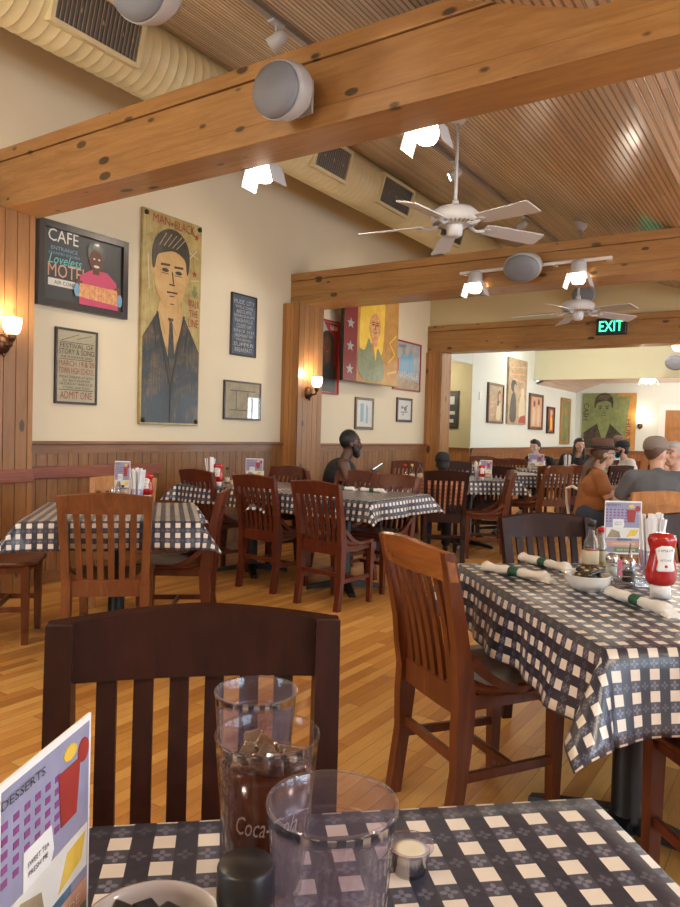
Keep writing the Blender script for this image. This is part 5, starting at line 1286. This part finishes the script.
# left table, middle tables and the rest
q = g(126, 498); menu_card(q.x+.02, q.y-.05, TZ, 30, .105, .25, 'upright menu card on the left table')
q = g(137, 505); straws_jar(q.x, q.y, TZ, 'glass jar of white straws, jar on the left table', 20, .225, 6, .034)
q = g(147, 500); ketchup(q.x, q.y, TZ, 'red ketchup bottle beside the straws on the left table', 20, .9)
q = g(119, 503); caddy(q.x, q.y, TZ, 30, 'wire caddy on the left table, behind the orange brown chair')
sauce_bottle(q.x+.02, q.y+.01, TZ+.0055, 'yellow sauce bottle in the wire caddy on the left table', 'black', 'yellow', .6)
shaker(q.x-.03, q.y-.02, TZ+.0055, 'pepper', 'pepper shaker in the wire caddy on the left table')
q = g(218, 486); ketchup(q.x, q.y, TZ, 'red ketchup bottle on the middle tables, near the wall', 20, .95)
q = g(210, 484); straws_jar(q.x, q.y, TZ, 'glass jar of white straws, jar on the middle tables', 12, .23, 8, .03)
q = g(227, 484); sauce_bottle(q.x, q.y, TZ, 'sauce bottle with a black cap beside the ketchup on the middle tables', 'black', 'sauce', .8)
q = g(231, 486); sauce_bottle(q.x+.02, q.y, TZ, 'small red capped sauce bottle on the middle tables', 'redcap', 'yellow', .62)
q = g(254, 483); menu_card(q.x, q.y, TZ, 25, .16, .22, 'upright menu card on the middle tables, below the glazed picture', 0)
q = g(343, 490); napkin_roll(q.x, q.y, TZ, 10, 'napkin roll lying on the middle tables, left one', .20, 4)
q = g(372, 492); napkin_roll(q.x, q.y, TZ, 8, 'napkin roll lying on the middle tables, right one', .20, 5)
# on the tables further back
def on(px, py): return G(px, py, TZ)
q = DP(405, 470, 7.25); sauce_bottle(q.x, q.y, TZ, 'red capped sauce bottle on the table of the bearded man', 'redcap', 'yellow', .95)
q = DP(412, 470, 7.3); sauce_bottle(q.x, q.y, TZ, 'pale sauce bottle with a yellow cap on the table of the bearded man', 'yellow', 'paper', .95)
q = DP(420, 470, 7.35); sauce_bottle(q.x, q.y, TZ, 'black capped sauce bottle on the table of the bearded man', 'black', 'sauce', 1.05)
q = DP(394, 470, 7.2); mb = MB(); mb.mat(M['napkin']); mb.lathe([(0, 0), (.10, 0), (.12, .006), (.10, .03), (.05, .05), (0, .055)], 20); o = mb.build('folded_napkin'); o.location = (q.x, q.y, TZ); tag(o, 'heaped white napkin on the table of the bearded man', 'napkin')
q = DP(477, 470, 7.9); straws_jar(q.x, q.y, TZ, 'white jar of straws, jar on the table before the capped child', 8, .2, 10)
q = DP(486, 470, 7.95); menu_card(q.x, q.y, TZ, 30, .13, .21, 'upright menu card on the table in front of the capped child')
q = DP(482, 470, 7.8); ketchup(q.x, q.y, TZ, 'red ketchup bottle on the table in front of the capped child', 30, .8)
q = DP(536, 465, 10.2); menu_card(q.x, q.y, TZ, 30, .22, .24, 'white upright card on the table of the two dark haired diners')
q = DP(567, 465, 10.3); straws_jar(q.x, q.y, TZ, 'glass jar of straws, jar before the two dark haired diners', 12, .24, 12, .05)
q = DP(543, 466, 10.3); ketchup(q.x, q.y, TZ, 'red ketchup bottle on the table of the two dark haired diners', 30, .9)
q = DP(529, 466, 10.2); sauce_bottle(q.x, q.y, TZ, 'yellow sauce bottle left of the card on the far diners table', 'redcap', 'yellow', .9)
# ------------------------------------------------------------------ people
def person(px, dep, rz, label, skin, shirt, hair, head=(0, 0), headz=1.17, lean=.05, armL=None, armR=None, cap=None, hairstyle='short', sleeves='short', s=1.0, seat=.47, stand=False, beard=False, pants='jeans', glasses=False, xy=None, turn=0, vox=.011, bulk=1.0):
    """seated (or standing) figure: local +y is the way it faces, origin on the floor under the hips"""
    q = DP(px, 450, dep); x, y = xy or (q.x, q.y)
    t = thing('person', label, 'person', (x, y, 0), rz); t.scale = (s, s, s)
    sk = M[skin]; sh = M[shirt]; hip = Vector((0, 0, seat+.09)) if not stand else Vector((0, 0, .95))
    hz = headz/s if not stand else headz
    chest = hip+Vector((0, lean, .36)); neck = hip+Vector((0, lean*1.3, .50)); hc = Vector((head[0], lean*1.5+.03+head[1], hz))
    neck.z = min(neck.z, hz-.15); chest.z = neck.z-.14
    W = .185*bulk; shL = Vector((-W, chest.y, neck.z-.045)); shR = Vector((W, chest.y, neck.z-.045))
    armL = [Vector(p) for p in (armL or ((-.24, .10, .74), (-.14, .34, .80)))]; armR = [Vector(p) for p in (armR or ((.24, .10, .74), (.14, .34, .80)))]
    b = MB(); b.mat(sk)
    # trunk, neck
    b.cap(hip, chest, .115*bulk, .125*bulk, 14); b.cap(chest+Vector((-.07, 0, 0)), chest+Vector((.07, 0, 0)), .115*bulk, .115*bulk, 14); b.cap(neck-Vector((0, 0, .05)), hc-Vector((0, .015, .06)), .055, .052, 12)
    b.cap(shL, shR, .052, .052, 12)
    hr_ = Matrix.Rotation(R(turn), 4, 'Z')
    def H(p): return hc + (hr_ @ Vector(p))
    b.ball(H((0, -.005, .025)), (.074, .093, .098), 16, 12)           # skull
    b.cap(H((0, .028, -.02)), H((0, .045, -.068)), .060, .038, 12)     # jaw
    b.cap(H((0, .085, .012)), H((0, .104, -.018)), .010, .015, 8)      # nose
    b.cap(H((-.018, .086, -.052)), H((.018, .086, -.052)), .010, .010, 8)    # lips
    for sx in (-1, 1):
        b.ball(H((sx*.075, -.005, -.005)), (.011, .02, .030), 8, 6)    # ears
        b.cap(H((sx*.030, .080, .036)), H((sx*.050, .068, .036)), .012, .010, 8)   # brow
        b.ball(H((sx*.045, .062, -.012)), .022, 8, 6)
    for sd, (sh_, arm) in ((-1, (shL, armL)), (1, (shR, armR))):
        el_, wr = arm
        b.cap(sh_, el_, .050*bulk, .038, 10); b.cap(el_, wr, .038, .026, 10)
        d = (wr-el_).normalized(); side = d.cross(Vector((0, 0, 1))).normalized(); up_ = side.cross(d)
        palm = wr+d*.055; b.cap(wr+d*.012, palm, .024, .030, 8)
        for k in range(4):
            off = side*((k-1.5)*.018); L_ = (.034, .042, .040, .030)[k]
            p1_ = palm+d*.022+off; p2_ = p1_+d*L_-up_*.008; p3_ = p2_+d*L_*.5-up_*.026
            b.cap(p1_, p2_, .0088, .008, 6); b.cap(p2_, p3_, .008, .0072, 6)
        th0 = wr+d*.022+side*(-sd)*.022; b.cap(th0, th0+side*(-sd)*.026+d*.024, .011, .0095, 6); b.cap(th0+side*(-sd)*.026+d*.024, th0+side*(-sd)*.030+d*.052, .0095, .008, 6)
    # legs
    for sx in (-1, 1):
        h0 = hip+Vector((sx*.09, 0, -.02))
        if stand: kn = Vector((sx*.10, .02, .50)); an = Vector((sx*.10, -.02, .09))
        else: kn = Vector((sx*.12, .42, seat+.03)); an = Vector((sx*.12, .40, .09))
        b.cap(h0, kn, .085, .058, 12); b.cap(kn, an, .056, .036, 10); b.cap(an-Vector((0, .03, .045)), an+Vector((0, .13, -.055)), .034, .030, 8)
    remeshed(b, 'body', sk, vox, 3, t)
    for sx in (-1, 1):
        e = MB(); e.mat(M['eye']); e.ball(H((sx*.030, .0815, .016)), (.010, .006, .006), 10, 6); e.build('eye', t)
    # clothes
    c = MB(); c.mat(sh)
    c.cap(hip-Vector((0, 0, .04)), chest, .135*bulk, .140*bulk, 16); c.cap(chest+Vector((-.075*bulk, 0, 0)), chest+Vector((.075*bulk, 0, 0)), .130*bulk, .130*bulk, 14); c.cap(chest+Vector((0,0,-.15))+Vector((-.06*bulk, .0, 0)), chest+Vector((0,0,-.15))+Vector((.06*bulk, .0, 0)), .125*bulk, .125*bulk, 14)
    if sleeves == 'tank':
        c.cap(Vector((-.10, chest.y, shL.z+.012)), Vector((.10, chest.y, shR.z+.012)), .050, .050, 12)
    else:
        c.cap(shL+Vector((0, 0, .004)), shR+Vector((0, 0, .004)), .067, .067, 12); c.cap(neck-Vector((0, 0, .05)), neck-Vector((0, 0, .015)), .072, .064, 12)
        for sh_, arm in ((shL, armL), (shR, armR)):
            el_, wr = arm; end = sh_.lerp(el_, .72) if sleeves == 'short' else el_
            c.cap(sh_, end, .068*bulk, .060 if sleeves == 'short' else .052, 12)
            if sleeves == 'long': c.cap(el_, el_.lerp(wr, .92), .052, .040, 10)
    remeshed(c, 'shirt', sh, vox*1.1, 4, t)
    c = MB(); c.mat(M[pants]); 
    for sx in (-1, 1):
        h0 = hip+Vector((sx*.085, 0, -.02))
        if stand: kn = Vector((sx*.10, .02, .50)); an = Vector((sx*.10, -.02, .12))
        else: kn = Vector((sx*.12, .42, seat+.035)); an = Vector((sx*.12, .40, .13))
        c.cap(h0, kn, .108, .078, 12); c.cap(kn, an, .076, .058, 10)
    c.cap(hip+Vector((-.06, 0, -.01)), hip+Vector((.06, 0, -.01)), .125*bulk, .125*bulk, 12); remeshed(c, 'trousers', M[pants], vox*1.3, 3, t)
    # hair
    if hair:
        h = MB(); h.mat(M[hair])
        h.ball(H((0, -.022, .040)), (.083, .093, .098), 16, 12); 
        if hairstyle in ('short', 'long', 'curly', 'wavy'): h.ball(H((0, .01, .088)), (.068, .075, .048), 14, 8); h.ball(H((0, -.05, -.01)), (.070, .062, .075), 12, 8)
        if hairstyle == 'long': h.cap(H((0, -.07, .0)), H((0, -.10, -.22)), .065, .045, 12); h.cap(H((-.07, -.01, .0)), H((-.085, .0, -.20)), .028, .022, 8); h.cap(H((.07, -.01, .0)), H((.085, .0, -.20)), .028, .022, 8)
        if hairstyle == 'ponytail': h.cap(H((0, -.085, -.03)), H((0, -.15, -.12)), .030, .036, 10); h.cap(H((0, -.15, -.12)), H((.02, -.19, -.34)), .036, .014, 10); h.cap(H((-.06, .0, -.02)), H((-.06, -.04, -.07)), .025, .015, 8); h.cap(H((.06, .0, -.02)), H((.06, -.04, -.07)), .025, .015, 8)
        if hairstyle == 'wavy': h.cap(H((0, .02, .115)), H((.04, .03, .10)), .035, .03, 8)
        if hairstyle == 'buzz': pass
        remeshed(h, 'hair', M[hair], vox, 2, t)
    if beard:
        h = MB(); h.mat(M[hair]); h.cap(H((0, .040, -.055)), H((0, .058, -.100)), .052, .036, 12)
        for sx in (-1, 1): h.cap(H((sx*.060, .012, -.005)), H((sx*.046, .040, -.06)), .020, .028, 8)
        h.cap(H((-.02, .096, -.036)), H((.02, .096, -.036)), .009, .009, 8)
        remeshed(h, 'beard', M[hair], vox*.8, 2, t)
    if glasses:
        g_ = MB(); g_.mat(M['black'])
        for sx in (-1, 1):
            g_.tube([H((sx*.034+.022*math.cos(2*math.pi*k/12), .098, .014+.017*math.sin(2*math.pi*k/12))) for k in range(13)], .0022, 6); g_.tube([H((sx*.056, .096, .018)), H((sx*.080, .0, .010))], .0022, 6)
        g_.tube([H((-.012, .10, .016)), H((.012, .10, .016))], .0022, 6); g_.build('glasses', t)
    if cap:
        kind, mat = cap; k_ = MB(); k_.mat(M[mat])
        if kind == 'hat':
            rings = []; n = 32
            for rx, ry, z_ in ((.088, .104, .055), (.089, .105, .085), (.084, .100, .130), (.070, .088, .158), (.030, .060, .150), (.004, .01, .147)):
                rings.append([H((rx*math.cos(2*math.pi*j/n), -.005+ry*math.sin(2*math.pi*j/n), z_-.008*(abs(math.sin(2*math.pi*j/n))))) for j in range(n)])
            k_.loft(rings)
            def br(r1, r2, dz): return [H((r1*math.cos(2*math.pi*j/n), -.005+r2*math.sin(2*math.pi*j/n), .052+dz+.035*abs(math.cos(2*math.pi*j/n))**2*(r1-.088)/.07-.018*(r1-.088)/.07*abs(math.sin(2*math.pi*j/n)))) for j in range(n)]
            k_.loft([br(.088, .104, .004), br(.11, .125, .004), br(.132, .155, .002), br(.132, .155, -.003), br(.11, .125, -.002), br(.086, .102, -.002)], caps=False)
            hb = k_.build('hat', t)
            k2 = MB(); k2.mat(M['sh_black']); k2.loft([[H((.0915*math.cos(2*math.pi*j/n), -.005+.1075*math.sin(2*math.pi*j/n), z_)) for j in range(n)] for z_ in (.060, .082)], caps=False); k2.build('hat_band', hb)
        else:
            n = 28; rings = []
            for rr, z_ in ((1.0, .040), (1.02, .07), (.98, .10), (.82, .130), (.5, .150), (.05, .156)):
                rings.append([H((.088*rr*math.cos(2*math.pi*j/n), -.010+.107*rr*math.sin(2*math.pi*j/n), z_)) for j in range(n)])
            k_.loft(rings); hb = k_.build('cap', t)
            if kind == 'cap':
                v = MB(); v.mat(M['capnavy'] if mat != 'capgrey' else M['sh_grey'])
                def ar(r_, dz): return [H((.084*math.cos(math.pi*j/14), .075+r_*math.sin(math.pi*j/14), .052+dz-.012*abs(math.cos(math.pi*j/14)))) for j in range(15)]
                v.loft([ar(.012, .003), ar(.085, -.010), ar(.085, -.014), ar(.012, -.003)], caps=False, closed=False); v.build('cap_brim', hb)
    return t
# rz: 33 looks away from the camera, -57 to the right, 123 to the left, 213 towards it
person(335, 6.75, -50, 'bearded man in a black sleeveless top looking down at a phone', 'skin_dark', 'sh_black', 'hair_black', headz=1.135, head=(0, .03), lean=.06, hairstyle='buzz', sleeves='tank', beard=True, armL=((-.24, .12, .74), (-.08, .33, .86)), armR=((.27, .12, .74), (.10, .33, .86)), vox=.009, bulk=1.15)
q = DP(373, 468, 6.6); ph = thing('mobile_phone', 'mobile phone with a lit white screen held up by the bearded man', 'phone', (q.x, q.y, q.z-.02), -50)
mb = MB(); mb.M = Matrix.Rotation(R(-55), 4, 'X'); mb.mat(M['black']); mb.box((-.037, -.004, 0), (.037, .004, .115), bev=.003); mb.build('phone_body', ph)
mb = MB(); mb.M = Matrix.Rotation(R(-55), 4, 'X'); mb.mat(emit('phone_screen', (.8, .9, 1), .6)); mb.box((-.033, -.0048, .006), (.033, -.004, .109)); mb.build('screen', ph)
person(441, 7.05, 33, 'child in a dark cap and peach check shirt seen from behind', 'skin_dark', 'sh_plaid', 'hair_black', headz=.94, lean=.02, cap=('beanie', 'sh_black'), s=.86, seat=.50, xy=C1, sleeves='long', armL=((-.24, .10, .66), (-.14, .30, .78)), armR=((.24, .10, .66), (.14, .30, .78)))
person(543, 11.55, 170, 'dark haired person in black leaning over the table, pale face lit', 'skin_pale', 'sh_black', 'hair_black', headz=1.07, head=(0, .06), lean=.12, hairstyle='wavy')
person(573, 11.7, 215, 'long dark haired woman in black reaching forward', 'skin_light', 'sh_black', 'hair_black', headz=1.12, head=(0, .04), lean=.14, hairstyle='long', armL=((-.24, .18, .78), (-.10, .42, .82)))
person(606, 13.0, -70, 'person in a light blue shirt by the green portrait, bending forward', 'skin_light', 'sh_blue', 'hair_brown', headz=1.18, lean=.12, hairstyle='short')
person(636, 10.8, 118, 'bearded person in a dark cap and white shirt near the far wall', 'skin_light', 'sh_white', 'hair_black', headz=1.09, lean=.12, cap=('cap', 'capnavy'), beard=True, hairstyle='short')
person(590, 6.6, -62, 'person with glasses and ponytail in a wide brown hat and rust shirt', 'skin_light', 'sh_brown', 'hair_brown', headz=1.10, head=(0, .01), lean=.05, cap=('hat', 'hat'), hairstyle='ponytail', glasses=True, turn=6, vox=.009)
person(660, 5.75, 15, 'broad man in a slate grey shirt and grey cap seen from behind', 'skin_light', 'sh_grey', 'hair_brown', headz=1.13, head=(-.01, .03), lean=.07, cap=('cap', 'capgrey'), hairstyle='buzz', turn=-50, vox=.010, bulk=1.06, armR=((.30, .14, .74), (.10, .30, .98)), armL=((-.30, .12, .74), (-.16, .36, .80)))
person(684, 7.15, 150, 'older grey haired man facing the camera at the right edge', 'skin_light', 'sh_white', 'hair_grey', headz=1.11, lean=.08, hairstyle='short', vox=.010)
# ------------------------------------------------------------------ daylight, camera, view
w = bpy.data.worlds.new('World'); bpy.context.scene.world = w; w.use_nodes = True
bg = w.node_tree.nodes['Background']; bg.inputs[0].default_value = (.70, .84, 1.0, 1); bg.inputs[1].default_value = 7.0
def portal(loc, rot, sx, sy):
    l = bpy.data.lights.new('window_portal', 'AREA'); l.shape = 'RECTANGLE'; l.size = sx; l.size_y = sy
    l.cycles.is_portal = True
    o = bpy.data.objects.new('window_portal', l); COL.objects.link(o); o.location = loc; o.rotation_euler = rot
for w0, w1 in WR: portal((EX+.19, (w0+w1)/2, 1.55), (R(90), 0, R(90)), w1-w0, 1.6)
for w0, w1 in WRF: portal((EX+.19, (w0+w1)/2, 1.5), (R(90), 0, R(90)), w1-w0, 1.4)
for w0, w1 in WB: portal(((w0+w1)/2, BY-.19, 1.625), (R(90), 0, 0), w1-w0, 1.75)
cam = bpy.data.cameras.new('Camera'); co = bpy.data.objects.new('Camera', cam); COL.objects.link(co)
cam.sensor_fit = 'VERTICAL'; cam.sensor_height = 36; cam.lens = 36*F_PX/907; cam.clip_start = .03; cam.clip_end = 200
co.matrix_world = Matrix(((_r2.x, _u2.x, -_f.x, 0), (_r2.y, _u2.y, -_f.y, 0), (_r2.z, _u2.z, -_f.z, CAM_H), (0, 0, 0, 1)))
sc = bpy.context.scene; sc.camera = co
sc.view_settings.view_transform = 'Standard'; sc.view_settings.look = 'None'; sc.view_settings.exposure = 0.72; sc.view_settings.gamma = 1.0
sc.view_settings.use_curve_mapping = False
sc.cycles.max_bounces = 10; sc.cycles.diffuse_bounces = 5; sc.cycles.glossy_bounces = 4; sc.cycles.transmission_bounces = 10; sc.cycles.transparent_max_bounces = 10
sc.cycles.sample_clamp_indirect = 4; sc.cycles.caustics_reflective = False; sc.cycles.caustics_refractive = False; sc.cycles.blur_glossy = 1.0
sc.cycles.use_denoising = True
